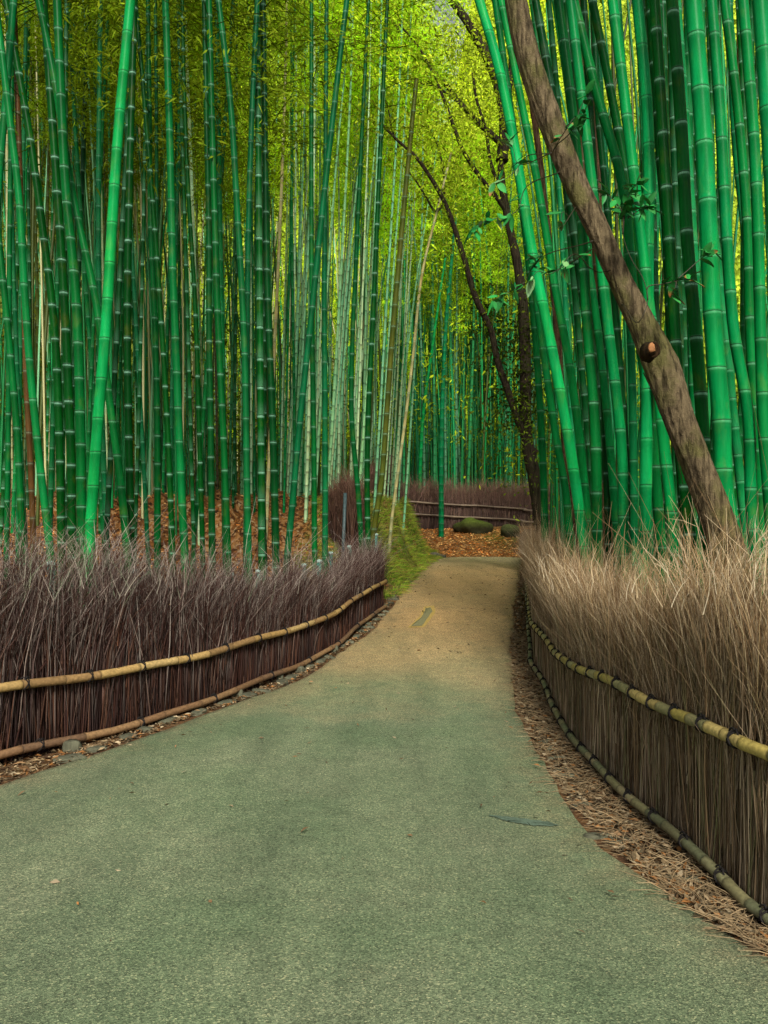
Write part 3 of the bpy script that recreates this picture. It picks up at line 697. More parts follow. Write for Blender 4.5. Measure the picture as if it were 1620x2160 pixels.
def brush(name, curve, zb, zt, dens, w, cols, tipcols, parent, off, lean=(0, 0), wisp=1.0, thick=.09, fan=0.16, tipdens=2.2, clump=.10, slab=True, kstep=.16, low=.65, along=1.5, tipw=.42, slabk=.7):
    """curve (m,2) plan; zb, zt functions of arc fraction"""
    A = Acc()
    cv = np.asarray(curve, float)
    d = np.concatenate([[0], np.cumsum(np.linalg.norm(np.diff(cv, axis=0), axis=1))]); L = d[-1]
    tg = unit(np.gradient(cv, axis=0)); nm = np.stack([tg[:, 1], -tg[:, 0]], -1)
    def at(s): return np.stack([np.interp(s, d, cv[:, i]) for i in range(2)], -1)
    def tan_(s): return unit(np.stack([np.interp(s, d, tg[:, i]) for i in range(2)], -1))
    cols = np.array(cols); tipcols = np.array(tipcols)
    # slow irregularity of the top outline
    ks = np.linspace(0, L, max(6, int(L / kstep))); kz = rng.normal(size=len(ks)) * clump
    kl = rng.normal(size=len(ks)) * .5
    kd = rng.uniform(.62, 1.25, len(ks))
    def top(s): return zt(s / L) + np.interp(s, ks, kz)
    if slab:
        s = np.linspace(0, L, int(L / .12) + 2); p = at(s); n2 = np.stack([np.interp(s, d, nm[:, i]) for i in range(2)], -1)
        b = zb(s / L); t = b + (top(s) - b) * .70
        for sg in (-1, 1):
            q0 = p + n2 * sg * thick * .30
            V = np.concatenate([np.c_[q0, b - .05], np.c_[q0, t]]); m = len(s); j = np.arange(m - 1)
            A.add(V, np.stack([j, j + 1, m + j + 1, m + j], -1), c=cols[0] * slabk)
    # main stems
    n = int(L * dens); s = rng.random(n) * L
    b = zb(s / L); h = top(s) - b
    st = np.where(rng.random(n) < low, rng.uniform(-.02, .05, n), rng.uniform(.1, .55, n) * h)
    en = h * np.clip(rng.normal(.86, .12, n), .5, 1.12)
    T2 = tan_(s); N2 = np.stack([T2[:, 1], -T2[:, 0]], -1)
    o = rng.uniform(-1, 1, n) * thick
    dl = rng.normal(size=n) * np.where(rng.random(n) < .22, .24, .07) + np.interp(s, ks, kl) * .08 + lean[0]
    dn = rng.normal(size=n) * .03 + lean[1]
    p0 = at(s) + N2 * o[:, None]
    ln = np.maximum(en - st, .15)
    def pt(f, bend): 
        xy = p0 + T2 * (dl * ln * f * bend)[:, None] + N2 * (dn * ln * f * bend)[:, None]
        return np.c_[xy, b + st + ln * f]
    P0, P1, P2 = pt(0, 0), pt(.55, .7), pt(1.0, 1.25)
    P1[:, :2] += rng.normal(size=(n, 2)) * .014
    ci = cols[rng.integers(0, len(cols), n)] * (rng.uniform(.6, 1.35, n) * np.interp(s, ks, kd))[:, None]
    ti = tipcols[rng.integers(0, len(tipcols), n)] * rng.uniform(.6, 1.3, n)[:, None]
    fr_ = np.clip((st + ln) / h, 0, 1.1)[:, None] ** 3
    A.add(*twig_strips(P0, P1, P2, w * np.clip(rng.gamma(4., .25, n), .4, 2.6), ci, ci * (1 - fr_ * .8) + ti * fr_ * .8)[:2], c=twig_c(ci, ti, fr_))
    # fine tips fanning out
    n = int(L * dens * tipdens); s = rng.random(n) * L
    b = zb(s / L); h = top(s) - b
    st = h * np.clip(rng.normal(.76, .15, n), .25, 1.0); ln = rng.gamma(3., .055, n) * wisp + .06
    T2 = tan_(s); N2 = np.stack([T2[:, 1], -T2[:, 0]], -1)
    p0 = at(s) + N2 * (rng.uniform(-1.15, 1.15, n) * thick)[:, None]
    dl = rng.normal(size=n) * fan * along + np.interp(s, ks, kl) * .13 * along + lean[0] * 1.6
    dn = rng.normal(size=n) * fan + lean[1] * 1.6
    P0 = np.c_[p0, b + st]
    P1 = np.c_[p0 + T2 * (dl * ln * .5)[:, None] + N2 * (dn * ln * .5)[:, None], b + st + ln * .55]
    P2 = np.c_[p0 + T2 * (dl * ln * 1.25)[:, None] + N2 * (dn * ln * 1.25)[:, None], b + st + ln]
    f = np.clip((st / h - .45) * 2.0, 0, 1)[:, None]
    ci = cols[rng.integers(0, len(cols), n)] * rng.uniform(.7, 1.4, n)[:, None]
    ti = tipcols[rng.integers(0, len(tipcols), n)] * rng.uniform(.55, 1.35, n)[:, None]
    c0 = ci * (1 - f) + ti * f * .8
    A.add(*twig_strips(P0, P1, P2, tipw * w * rng.uniform(.6, 1.2, n), c0, ti)[:2], c=tri_c(c0, ti * f + ci * (1 - f)))
    return link(name, A.mesh(name, MW, False, off), parent)
def tri_c(a, b):
    return np.repeat(np.stack([a, (a + b) / 2, b], 1), 3, axis=1).reshape(-1, 3)
def twig_c(ci, ti, f):
    return tri_c(ci, ci * (1 - f * .8) + ti * f * .8)

def bamboo_rail(P, r, cols, parent, off, node=.32, ties=None, wob=.012, tie_c=(.012, .010, .009), name='rail'):
    P = np.asarray(P, float); d = np.concatenate([[0], np.cumsum(np.linalg.norm(np.diff(P, axis=0), axis=1))]); L = d[-1]
    st, rr, cc = [], [], []
    s = .1 * rng.random()
    cols = np.array(cols); c = cols[0]
    while s < L:
        sp = node * rng.uniform(.7, 1.3); c = cols[rng.integers(0, len(cols))] * rng.uniform(.8, 1.2)
        for ds, k, cs in ((0, .97, .35), (.006, 1.10, .8), (.022, 1.02, 1.1), (sp * .5, .97, 1), (sp - .02, 1.0, .9), (sp - .006, 1.08, .7)):
            if s + ds <= L: st.append(s + ds); rr.append(r * k); cc.append(c * cs)
        s += sp
    st = np.array(st); C = np.stack([np.interp(st, d, P[:, i]) for i in range(3)], -1)
    ph = rng.random(2) * 6
    C[:, 2] += wob * (np.sin(st * 2.1 + ph[0]) + .6 * np.sin(st * 4.7 + ph[1])); C[:, 0] += wob * .6 * np.sin(st * 3.1 + ph[1])
    taper = np.linspace(1.05, .92, len(st))
    V, q, t = sweep(C, np.array(rr) * taper, 10)
    A = Acc(); A.add(V, q, t, np.vstack([np.repeat(np.array(cc), 10, axis=0), np.array(cc)[:1], np.array(cc)[-1:]]))
    ro = link(name, A.mesh('rail', MR, True, off), parent)
    if ties is None: return ro
    for s in ties:
        if s > L: continue
        k = np.array([np.interp(s, st, C[:, i]) for i in range(3)]); k2 = np.array([np.interp(s + .05, st, C[:, i]) for i in range(3)])
        ax = unit(k2 - k)
        u = unit(np.cross(ax, [0, 0, 1.0])); v = np.cross(u, ax)
        B = Acc()
        for e, tl in ((-.006, .02), (.004, -.015)):
            a = np.linspace(0, 2 * math.pi, 15)
            ring = k + ax * (e + tl * np.sin(a))[:, None] + (u * np.cos(a)[:, None] + v * np.sin(a)[:, None]) * (r * 1.13 + .002)
            V, q, t = sweep(ring, .0045, 5, False); B.add(V, q, c=tie_c)
        kn = k + v * r * 1.2
        for sg in (1, -1):     # knot and its two loose ends
            pts = np.array([kn, kn + ax * .012 * sg + v * .012, kn + ax * .03 * sg + v * .004 - u * .006, kn + ax * .045 * sg - v * .02])
            V, q, t = sweep(spline(pts, 8), np.linspace(.006, .003, 8), 5); B.add(V, q, t, c=tie_c)
        link('tie', B.mesh('tie', MC, True, off), ro)
    return ro

# left fence: dark purple brown brush
yy = np.linspace(L0, L1, 90)
cvL = np.stack([xl(yy), yy], -1)
TOPL = [(-30, 716), (0, 718), (100, 722), (200, 728), (300, 738), (380, 732), (440, 712), (478, 694)]
pxL = CX + F * cvL[:, 0] / cvL[:, 1]
ztL = EYE + (HY - np.interp(pxL, *np.array(TOPL).T)) / F * yy
zbL = zp(yy)
yy_L = yy.copy()
dL = np.concatenate([[0], np.cumsum(np.linalg.norm(np.diff(cvL, axis=0), axis=1))]); fL = dL / dL[-1]
offL = np.array([cvL[40, 0], cvL[40, 1], zbL[40]])
fence1 = thing('brush_fence', 'long dark purple brown brush fence with two bamboo rails along the left of the path', 'fence', offL)
brush('brush', cvL, lambda f: np.interp(f, fL, zbL), lambda f: np.interp(f, fL, ztL), 1250, .0042,
      [(.024, .009, .006), (.036, .013, .008), (.015, .007, .006), (.08, .034, .018)], [(.21, .145, .125), (.10, .052, .042), (.45, .38, .32), (.055, .024, .018)], fence1, offL, lean=(.03, 0), wisp=1.25, clump=.085, fan=.30, tipdens=1.7, kstep=.3)
def railpts(yy, xf, hf, side, ins):
    x = xf(yy); P = np.stack([x + side * ins, yy, zp(yy) + np.interp(yy, *np.array(hf).T)], -1); return P
yr = np.linspace(L0, L1 + .02, 60)
rc = [(.36, .235, .085), (.30, .185, .065), (.42, .29, .115), (.25, .15, .06)]
P = railpts(yr, xl, [(4, .50), (5.5, .505), (8, .47), (13, .43)], 1, .125)
bamboo_rail(P, .031, rc, fence1, offL, .34, np.arange(.35, 12, .52), .012)
P = railpts(yr, xl, [(4, .06), (5.5, .065), (9, .075), (13, .07)], 1, .135)
bamboo_rail(P, .028, [(.17, .095, .045), (.22, .13, .06), (.13, .075, .04)], fence1, offL, .40, np.arange(.6, 12, .9), .014)
# slatted dark end post of the fence
# right fence: straw coloured brush
yy = np.linspace(R0 - .2, R2, 150)
cvR = np.stack([xr(yy), yy], -1)
zbR = zp(yy)
TOPR = [(2.0, 1.10), (3.4, 1.08), (4.5, 1.06), (6, 1.04), (8, 1.06), (10, 1.12), (13, 1.18), (17, 1.27), (21, 1.35), (25, 1.40)]
ztR = np.interp(yy, *np.array(TOPR).T)
dR = np.concatenate([[0], np.cumsum(np.linalg.norm(np.diff(cvR, axis=0), axis=1))]); fR = dR / dR[-1]
offR = np.array([cvR[30, 0], cvR[30, 1], 0])
fence2 = thing('brush_fence', 'tall straw coloured brush fence with tied bamboo rails along the right of the path', 'fence', offR)
m1 = (yy < 14)
brush('brush', cvR[m1], lambda f: np.interp(f * dR[m1][-1], dR, zbR), lambda f: np.interp(f * dR[m1][-1], dR, ztR), 3600, .0023,
      [(.20, .135, .072), (.13, .085, .045), (.28, .195, .11), (.17, .17, .075), (.44, .35, .23), (.07, .045, .026), (.24, .18, .12)], [(.46, .32, .16), (.28, .17, .08), (.60, .47, .29), (.18, .105, .05)], fence2, offR, lean=(-.06, .02), wisp=1.3, fan=.22, thick=.10, clump=.085, tipdens=1.0, low=.72, kstep=.25, along=.55, tipw=.6, slabk=.9)
m2 = (yy >= 13.8)
d2 = dR[m2] - dR[m2][0]
brush('brush', cvR[m2], lambda f: np.interp(f * d2[-1], d2, zbR[m2]), lambda f: np.interp(f * d2[-1], d2, ztR[m2]), 520, .007,
      [(.09, .06, .036), (.12, .085, .055)], [(.28, .20, .13), (.2, .14, .09)], fence2, offR, lean=(-.05, -.05), wisp=1.2, fan=.2, along=.6, thick=.1, clump=.05, tipdens=2.0)
yr = np.linspace(R0, 15, 80)
P = railpts(yr, xr, [(2, .72), (3.2, .695), (5.2, .63), (7.5, .52), (10, .44), (15, .42)], -1, .135)
bamboo_rail(P, .0265, [(.36, .28, .075), (.30, .24, .06), (.25, .23, .10), (.42, .32, .11)], fence2, offR, .16, np.arange(.28, 13, .29), .011)
P = railpts(yr, xr, [(2, .06), (3.2, .065), (9, .08), (15, .08)], -1, .14)
bamboo_rail(P, .024, [(.16, .15, .075), (.20, .18, .085), (.13, .135, .07), (.25, .21, .11)], fence2, offR, .19, np.arange(.2, 13, .36), .011)

def loose(parent, off, items):
    for (px, py, D, n, lx, lz, spread, w, cols) in items:      # where a sheaf starts, how it leans
        A = Acc()
        b0 = P3(px, py, D)
        for _ in range(n):
            s = b0 + rng.normal(size=3) * np.array([spread, .05, .06]); L = lz * rng.uniform(.35, 1.0)
            d = np.array([lx + rng.normal() * .28, rng.normal() * .15, 1.0])
            m = s + d * L * .5; e = s + d * L + np.array([lx * .25 + rng.normal() * .12, 0, -.08]) * L
            c = np.array(cols[rng.integers(0, len(cols))]) * rng.uniform(.6, 1.2)
            P = spline(np.array([s, m, e]), 6); v, q, _t = sweep(P, np.linspace(w, w * .3, 6) * rng.uniform(.6, 1.3), 3, False); A.add(v, q, c=c)
            for k in range(rng.integers(0, 4)):        # forked side twigs
                f = rng.integers(2, 5); g = P[f]; dd = unit(d + rng.normal(size=3) * .55) * L * rng.uniform(.15, .4)
                v, q, _t = sweep(np.array([g, g + dd * .5 + [0, 0, .01], g + dd]), [w * .5, w * .4, w * .2], 3, False); A.add(v, q, c=c)
        link('loose_twigs', A.mesh('loose_twigs', MW, False, off), parent)
GP = [(.30, .25, .20), (.20, .15, .12), (.42, .37, .29), (.15, .10, .08), (.22, .25, .16)]
loose(fence1, offL, [(px + rng.normal() * 6, 742 - 12 * rng.random(), float(np.interp(px, pxL, yy_L)), int(n), rng.normal() * .12, h, .12, .0026, GP)
    for px, n, h in [(0, 26, .5), (18, 22, .46), (38, 20, .44), (60, 22, .5), (84, 26, .56), (105, 26, .52), (126, 26, .55), (148, 20, .42), (170, 16, .36), (200, 18, .38), (235, 14, .34), (262, 12, .32), (290, 16, .34), (325, 12, .3), (360, 12, .3), (395, 10, .3), (430, 8, .3)]])
ST = [(.52, .40, .24), (.38, .28, .15), (.62, .53, .36), (.28, .19, .09)]
loose(fence2, offR, [(px, py, D, n, lx, h, sp, .0022, ST) for px, py, D, n, lx, h, sp in
    [(858, 735, 3.9, 22, -.42, .42, .05), (846, 740, 3.95, 10, -.30, .30, .05), (905, 740, 3.6, 24, .1, .26, .08), (932, 735, 3.45, 24, .35, .30, .08), (950, 730, 3.35, 26, .2, .34, .08), (880, 735, 3.75, 20, .25, .24, .08),
     (820, 735, 4.2, 16, -.1, .20, .08), (790, 735, 4.5, 16, .15, .2, .1), (760, 735, 4.9, 16, 0, .22, .1), (735, 732, 5.3, 14, -.1, .24, .1), (710, 730, 5.8, 14, -.1, .26, .1), (688, 722, 6.6, 18, -.2, .28, .08), (670, 712, 8.2, 16, -.2, .32, .08)]])

# far fence across the end of the path
a, b = P3(490, 650, 31.0), P3(700, 660, 33.0)
n = 40; t = np.linspace(0, 1, n)[:, None]
cvF = a[:2] + (b[:2] - a[:2]) * t
zbF = H(cvF[:, 0], cvF[:, 1]) - .05
gF = EYE + (HY - np.interp(t[:, 0], [0, 1], [655, 662])) / F * cvF[:, 1]
zbF = np.minimum(zbF, gF)
offF = np.array([cvF[20, 0], cvF[20, 1], zbF[20]])
fence3 = thing('brush_fence', 'low far brush fence with two thin rails crossing behind the end of the path', 'fence', offF)
zr = lambda p0, p1: EYE + (HY - (p0 + (p1 - p0) * t[:, 0])) / F * cvF[:, 1]
brush('brush', cvF, lambda f: np.interp(f, t[:, 0], zbF), lambda f: np.interp(f, t[:, 0], zr(603, 608)), 420, .010,
      [(.07, .042, .034), (.10, .06, .045), (.05, .035, .03)], [(.26, .15, .11), (.19, .10, .08), (.33, .20, .13)], fence3, offF, wisp=1.4, fan=.3, thick=.14, clump=.08, tipdens=2.2)
nf = unit(np.array([-(b - a)[1], (b - a)[0]])) * -1
for p0, p1 in ((621.5, 634), (636.5, 648)):
    h = int(n * .76)
    Pr = np.c_[cvF + nf * .2, zr(p0, p1)]
    bamboo_rail(Pr[:h], .036, [(.20, .15, .10), (.15, .11, .075)], fence3, offF, .8, None, .01)
    Pr[:, 2] -= .06; Pr[:, :2] += nf * .05
    bamboo_rail(Pr[h - 2:], .036, [(.20, .15, .10), (.15, .11, .075)], fence3, offF, .8, None, .01)
# hillside fence climbing away above the mossy bank
a, b = P3(452, 640, 22.0), P3(490, 625, 30.6)
t = np.linspace(0, 1, 24)[:, None]
cvH = a[:2] + (b[:2] - a[:2]) * t
zz = lambda p0, p1: EYE + (HY - (p0 + (p1 - p0) * t[:, 0])) / F * cvH[:, 1]
offH = np.array([cvH[10, 0], cvH[10, 1], float(H(*cvH[10]))])
fence4 = thing('brush_fence', 'reddish brown brush fence with light rails climbing the bank behind the pale bamboo', 'fence', offH)
zlo = np.minimum(H(cvH[:, 0], cvH[:, 1]), zz(645, 630))
brush('brush', cvH, lambda f: np.interp(f, t[:, 0], zlo), lambda f: np.interp(f, t[:, 0], zz(592, 572)), 420, .009,
      [(.06, .032, .022), (.08, .045, .03)], [(.22, .12, .08), (.28, .17, .12)], fence4, offH, wisp=1.3, fan=.25, thick=.12, tipdens=2.0)
tt = unit((b - a)[:2]); nh = np.array([tt[1], -tt[0]])
for p0, p1 in ((612, 587), (640, 621)):
    bamboo_rail(np.c_[cvH + nh * .18, zz(p0, p1)], .036, [(.42, .30, .17), (.36, .24, .13)], fence4, offH, .7, None, .015)
# dark short return of brush in the shade above the corner
a, b = P3(417, 680, 15.2), P3(446, 680, 14.2)
t = np.linspace(0, 1, 14)[:, None]; cvS = a[:2] + (b[:2] - a[:2]) * t
offS = np.array([cvS[6, 0], cvS[6, 1], float(H(*cvS[6]))])
fence5 = thing('brush_fence', 'short ragged dark brown brush panel in the shade behind the fence corner and the stakes', 'fence', offS)
zs = H(cvS[:, 0], cvS[:, 1])
brush('brush', cvS, lambda f: np.interp(f, t[:, 0], zs), lambda f: np.interp(f, t[:, 0], EYE + (HY - np.interp(t[:, 0], [0, .3, .6, 1], [622, 612, 608, 618])) / F * cvS[:, 1]), 900, .007,
      [(.050, .024, .016), (.035, .017, .012), (.07, .036, .022)], [(.17, .09, .06), (.24, .14, .09)], fence5, offS, wisp=1.3, fan=.25, thick=.16, clump=.16)

# ------------------------------------------------------------------ stakes and wire behind the left fence
STK = [(63, 714, 6.9, 11.5), (168, 724, 7.3, 9), (286, 727, 8.7, 8), (320, 724, 9.1, 7), (377, 716, 9.8, 7), (396, 711, 10.2, 7), (410, 701, 11.2, 6.5), (433, 693, 12.3, 6), (450, 684, 12.8, 6), (466, 678, 13.2, 5.5), (428, 626, 14.0, 5.5)]
PLACE = ['teal stake with a pale cap poking out of the pale twigs at far left', 'teal stake with a pale cap under the brightest culm, second stake from the left',
 'teal stake beside the white-ringed bamboo, third from the left', 'dull teal stake just right of the one by the white-ringed bamboo',
 'teal stake over the fence, left one of the pair near the bend', 'teal stake over the fence, right one of the pair near the bend', 'teal stake at the left end of the sagging wire',
 'teal stake in the middle of the sagging wire near the corner', 'teal stake second from the fence corner', 'teal stake nearest the fence corner', 'tall grey blue stake leaning beside the dark brush panel']
tops = []
for k, ((px, py, D, w), lab) in enumerate(zip(STK, PLACE)):
    tp = P3(px, py - 15, D); zb = float(H(tp[0], D)); r = w / 2 * D / F * .8
    le = np.array([rng.normal() * .03, rng.normal() * .02, 0]) * (3 if k == 10 else 1)
    base = np.array([tp[0], D, zb - .05]) - le
    root = thing('garden_stake', lab, 'stake', base, 'teal stakes behind the left fence')
    A = Acc(); v, q, t = sweep(np.array([[0, 0, 0], (tp - base) * .5, tp - base]), r, 10); A.add(v, q, t, (.05, .085, .085) if k == 10 else (.03, .16, .12)); link('shaft', A.mesh('shaft', MP, True), root)
    if k != 10:
        A = Acc(); c = tp - base
        v, q, t = sweep(np.array([c + [0, 0, -.012], c + [0, 0, 0.004], c + [0, 0, .02], c + [0, 0, .028]]), np.array([1.25, 1.3, 1.15, .5]) * r, 12); A.add(v, q, t, (.30, .44, .38)); link('cap', A.mesh('cap', MP, True), root)
    tops.append(tp)
A = Acc()
order = [0, 1, 2, 3, 4, 5, 6, 7, 8, 9]
for a, b in zip(order[:-1], order[1:]):
    p, q_ = tops[a] - [0, 0, .03], tops[b] - [0, 0, .03]; t = np.linspace(0, 1, 12)[:, None]
    W = p + (q_ - p) * t - np.array([0, 0, 1]) * (.05 + .03 * np.linalg.norm(q_ - p)) * 4 * t * (1 - t)
    v, q, tt_ = sweep(W, .006, 5); A.add(v, q, tt_, (.10, .12, .11))
o = link('wire', A.mesh('wire', MC, True, tops[4])); o.location = tops[4]; o['label'] = 'thin grey wire sagging from stake to stake behind the dark fence'; o['category'] = 'wire'

# ------------------------------------------------------------------ edging stones
def stone_mesh(sx, sy, sz):
    n = 10; V = []
    a = np.arange(n) * 2 * math.pi / n + rng.normal(size=n) * .12
    rx = np.sign(np.cos(a)) * np.abs(np.cos(a)) ** .55; ry = np.sign(np.sin(a)) * np.abs(np.sin(a)) ** .55
    for k, z in ((1.0, -.6), (1.04, .2), (.95, .75), (.72, 1.0)):
        j = 1 + rng.normal(size=n) * .05
        V.append(np.stack([rx * k * j * sx / 2, ry * k * j * sy / 2, np.full(n, z * sz) + rng.normal(size=n) * .06 * sz], -1))
    V.append(np.array([[0, 0, sz * 1.0]]))
    V = np.vstack(V); i = np.arange(3)[:, None] * n; j = np.arange(n)[None]; k = (j + 1) % n
    Q = np.stack([i + j, i + k, i + n + k, i + n + j], -1).reshape(-1, 4)
    jj = np.arange(n); T = np.stack([3 * n + jj, 3 * n + (jj + 1) % n, jj * 0 + 4 * n], -1)
    base = np.array([.095, .095, .06]) * rng.uniform(.8, 1.3)
    return mesh('stone', V, [Q, T], base * rng.uniform(.8, 1.2, (len(V), 1)), False, MS)
SM = [stone_mesh(rng.uniform(.14, .30), rng.uniform(.10, .15), rng.uniform(.028, .045)) for _ in range(8)]
y = 5.6; 
while y < 25:
    x = float(edge_l(y)) - rng.uniform(.05, .12)
    o = thing('edging_stone', 'flat grey edging stone set along the left edge of the path', 'stone', (x, y, float(H(x, y)) + .004), 'edging stones on the left of the path', random.choice(SM))
    dx = float(edge_l(y + .2) - edge_l(y)); o.rotation_euler = (rng.normal() * .04, rng.normal() * .05, math.atan2(.2, dx) + rng.normal() * .2 - (math.pi / 2 if rng.random() < .3 else 0))
    s = rng.uniform(.6, 1.0); o.scale = (s, s, .6)
    y += rng.uniform(.17, .36)
for (px, py) in [(672, 905), (678, 921), (684, 930), (690, 942), (697, 955), (703, 964), (721, 1000), (741, 1038), (847, 1092), (770, 1045)]:
    p = G(px, py)
    o = thing('edging_stone', 'small greenish stone half sunk in the litter under the right fence', 'stone', (p[0], p[1], float(H(*p)) + .002), 'sunken stones on the right of the path', random.choice(SM))
    o.rotation_euler = (0, 0, rng.normal() * .4); o.scale = (.6, .5, .45)
# round stones at the foot of the left fence
for k, (px, py) in enumerate([(96, 935), (352, 846), (376, 838), (300, 868), (418, 812)]):
    p = G(px, py - 4)
    o = thing('field_stone', 'rounded brown stone lying against the foot of the dark fence', 'stone', (p[0] - .04, p[1], float(H(*p)) + .02), 'round stones at the foot of the left fence', random.choice(SM)); o.scale = (.42, .6, 1.5); o.rotation_euler = (0, 0, rng.random() * 3)

def boulder(label, c, size, colr, seed):
    import bmesh
    bm = bmesh.new(); bmesh.ops.create_icosphere(bm, subdivisions=4, radius=1)
    r = np.random.default_rng(seed); ph = r.random((6, 4)) * 6; kk = r.normal(size=(6, 3)) * 2.2
    for v in bm.verts:
        d = 1 + sum(.09 * math.sin(kk[i] @ np.array(v.co) + ph[i, 0]) for i in range(6))
        v.co = Vector((v.co.x * size[0] * d, v.co.y * size[1] * d, v.co.z * size[2] * d))
    V = np.array([v.co for v in bm.verts]); T = np.array([[v.index for v in f.verts] for f in bm.faces]); bm.free()
    up = np.clip(V[:, 2:] / size[2], 0, 1)
    C = np.array(colr[0]) * (1 - up) + np.array(colr[1]) * up
    o = thing('boulder', label, 'boulder', c, None, mesh('boulder', V, T, C * r.uniform(.8, 1.2, (len(V), 1)), True, MS)); return o
def onground(px, D, up): x = (px - CX) / F * D; return (x, D, float(H(x, D)) + up)
boulder('moss covered dark boulder leaning on the far fence beside the litter slope', onground(588, 30.6, .12), (.62, .5, .42), [(.03, .028, .010), (.085, .12, .012)], 3)
boulder('small greenish rock at the foot of the far fence, left of the dark tree', onground(632, 29.6, .1), (.34, .3, .30), [(.035, .035, .016), (.09, .10, .03)], 5)
boulder('grey kerb rock at the left corner where the paved path ends', onground(543, 24.9, .06), (.22, .16, .10), [(.05, .045, .03), (.13, .12, .075)], 12)

# ------------------------------------------------------------------ loose leaves, grass
def scatter(name, pts, szr, cols, mt, lift=.012):
    n = len(pts); f2 = np.maximum(sstep(pts[:, 1], 23, 26), (pts[:, 0] < xl(np.clip(pts[:, 1], L0, 13)) - .3) * sstep(pts[:, 1], 7, 11)); z = H(pts[:, 0], pts[:, 1]) + lift
    a = rng.random(n) * 6.283; L = rng.uniform(*szr, n) * (1 + .9 * f2); W = L * rng.uniform(.22, .42, n)
    d = np.stack([np.cos(a), np.sin(a), rng.normal(size=n) * .22], -1); d = unit(d)
    nr = unit(np.stack([rng.normal(size=n) * .35, rng.normal(size=n) * .35, np.ones(n)], -1))
    sd_ = unit(np.cross(d, nr)); B = np.c_[pts, z]
    c = B + d * (L / 2)[:, None]; up = np.array([0, 0, 1.]) * (L * rng.uniform(0, .22, n))[:, None]
    V = np.stack([B, c + sd_ * (W / 2)[:, None] + up, B + d * L[:, None], c - sd_ * (W / 2)[:, None] + up * .4], 1).reshape(-1, 3)
    C = np.array(cols)[rng.integers(0, len(cols), n)] * rng.uniform(.6, 1.3, n)[:, None]
    far = np.maximum(sstep(pts[:, 1], 23, 26), (pts[:, 0] < xl(np.clip(pts[:, 1], L0, 13)) - .3) * sstep(pts[:, 1], 7, 11))[:, None]  # litter brightened here, painting in sunlight the tree crown blocks on the slope
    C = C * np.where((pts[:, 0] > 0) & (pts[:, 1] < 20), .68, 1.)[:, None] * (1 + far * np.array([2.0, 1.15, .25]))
    return link(name, mesh(name, V, np.arange(n * 4).reshape(n, 4), np.repeat(C, 4, axis=0), False, mt), kind='stuff')
pts = []
for _ in range(13000):     # right verge
    y = 2.6 + 13 * rng.random() ** 1.6; a, b = float(edge_r(y)), float(xr(y)) - .05
    pts.append((a + (b - a) * (1 - rng.random() ** 1.1 * .92) + abs(rng.normal()) * 0, y))
for _ in range(6500):     # left verge
    y = 4.6 + 20 * rng.random() ** 1.3; b = float(edge_l(y)); a = float(xl(y)) + .05 if y < L1 else b - .5
    pts.append((a + (b - a) * rng.random() ** 1.4 * .95, y))
for _ in range(3200):
    y = 2.6 + 16 * rng.random() ** 1.5; pts.append((float(edge_r(y)) + .01 + abs(rng.normal()) * .10, y))
for _ in range(2600):
    y = 4.6 + 19 * rng.random() ** 1.3; pts.append((float(edge_l(y)) - .01 - abs(rng.normal()) * .09, y))
for _ in range(800):      # strays on the path
    y = rng.uniform(3, 20); a, b = float(edge_l(y)), float(edge_r(y)); u = rng.beta(.22, .22); pts.append((a + (b - a) * u, y))
for _ in range(2600):      # on the bank
    y = rng.uniform(13.2, 26); pts.append((float(edge_l(y)) - .15 - rng.random() * 1.6, y))
for _ in range(13000):     # behind the left fence
    y = rng.uniform(7, 26); x = float(xl(min(y, 13))) - .4 - rng.random() * 8; pts.append((x, y))
for _ in range(9000):     # slope at the end
    y = rng.uniform(25.1, 31.5); pts.append((rng.uniform(1.0, 6.0), y))
pts = np.array(pts)
pth = (pts[:, 0] > edge_l(pts[:, 1])) & (pts[:, 0] < edge_r(pts[:, 1])) & (pts[:, 1] < 25)
sz = np.where(pts[:, 1] > 8, 1.0, 0.0)
DL = [(.32, .14, .04), (.22, .13, .06), (.34, .25, .14), (.14, .09, .045), (.42, .33, .20), (.20, .14, .07), (.10, .075, .04)]
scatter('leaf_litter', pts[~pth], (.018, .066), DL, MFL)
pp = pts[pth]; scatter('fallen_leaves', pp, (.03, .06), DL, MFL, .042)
# pale dry blades lying under the right fence
yb = 2.6 + 8 * rng.random(2600) ** 1.5; xb = edge_r(yb) + (xr(yb) - edge_r(yb)) * rng.uniform(.0, .98, 2600)
n = 2600; a = rng.random(n) * 3.14; L = rng.uniform(.06, .2, n)
B = np.c_[xb, yb, H(xb, yb) + .02]; d = np.stack([np.cos(a), np.sin(a), rng.normal(size=n) * .15], -1)
V, Q, C = twig_strips(B, B + d * (L / 2)[:, None] + [0, 0, .01], B + d * L[:, None], np.full(n, .002), np.array([(.27, .19, .10)]) * rng.uniform(.4, 1.4, (n, 1)), np.array([(.33, .24, .13)]) * rng.uniform(.4, 1.4, (n, 1)))
link('dry_straw', mesh('dry_straw', V, Q, C, False, MW), kind='stuff')
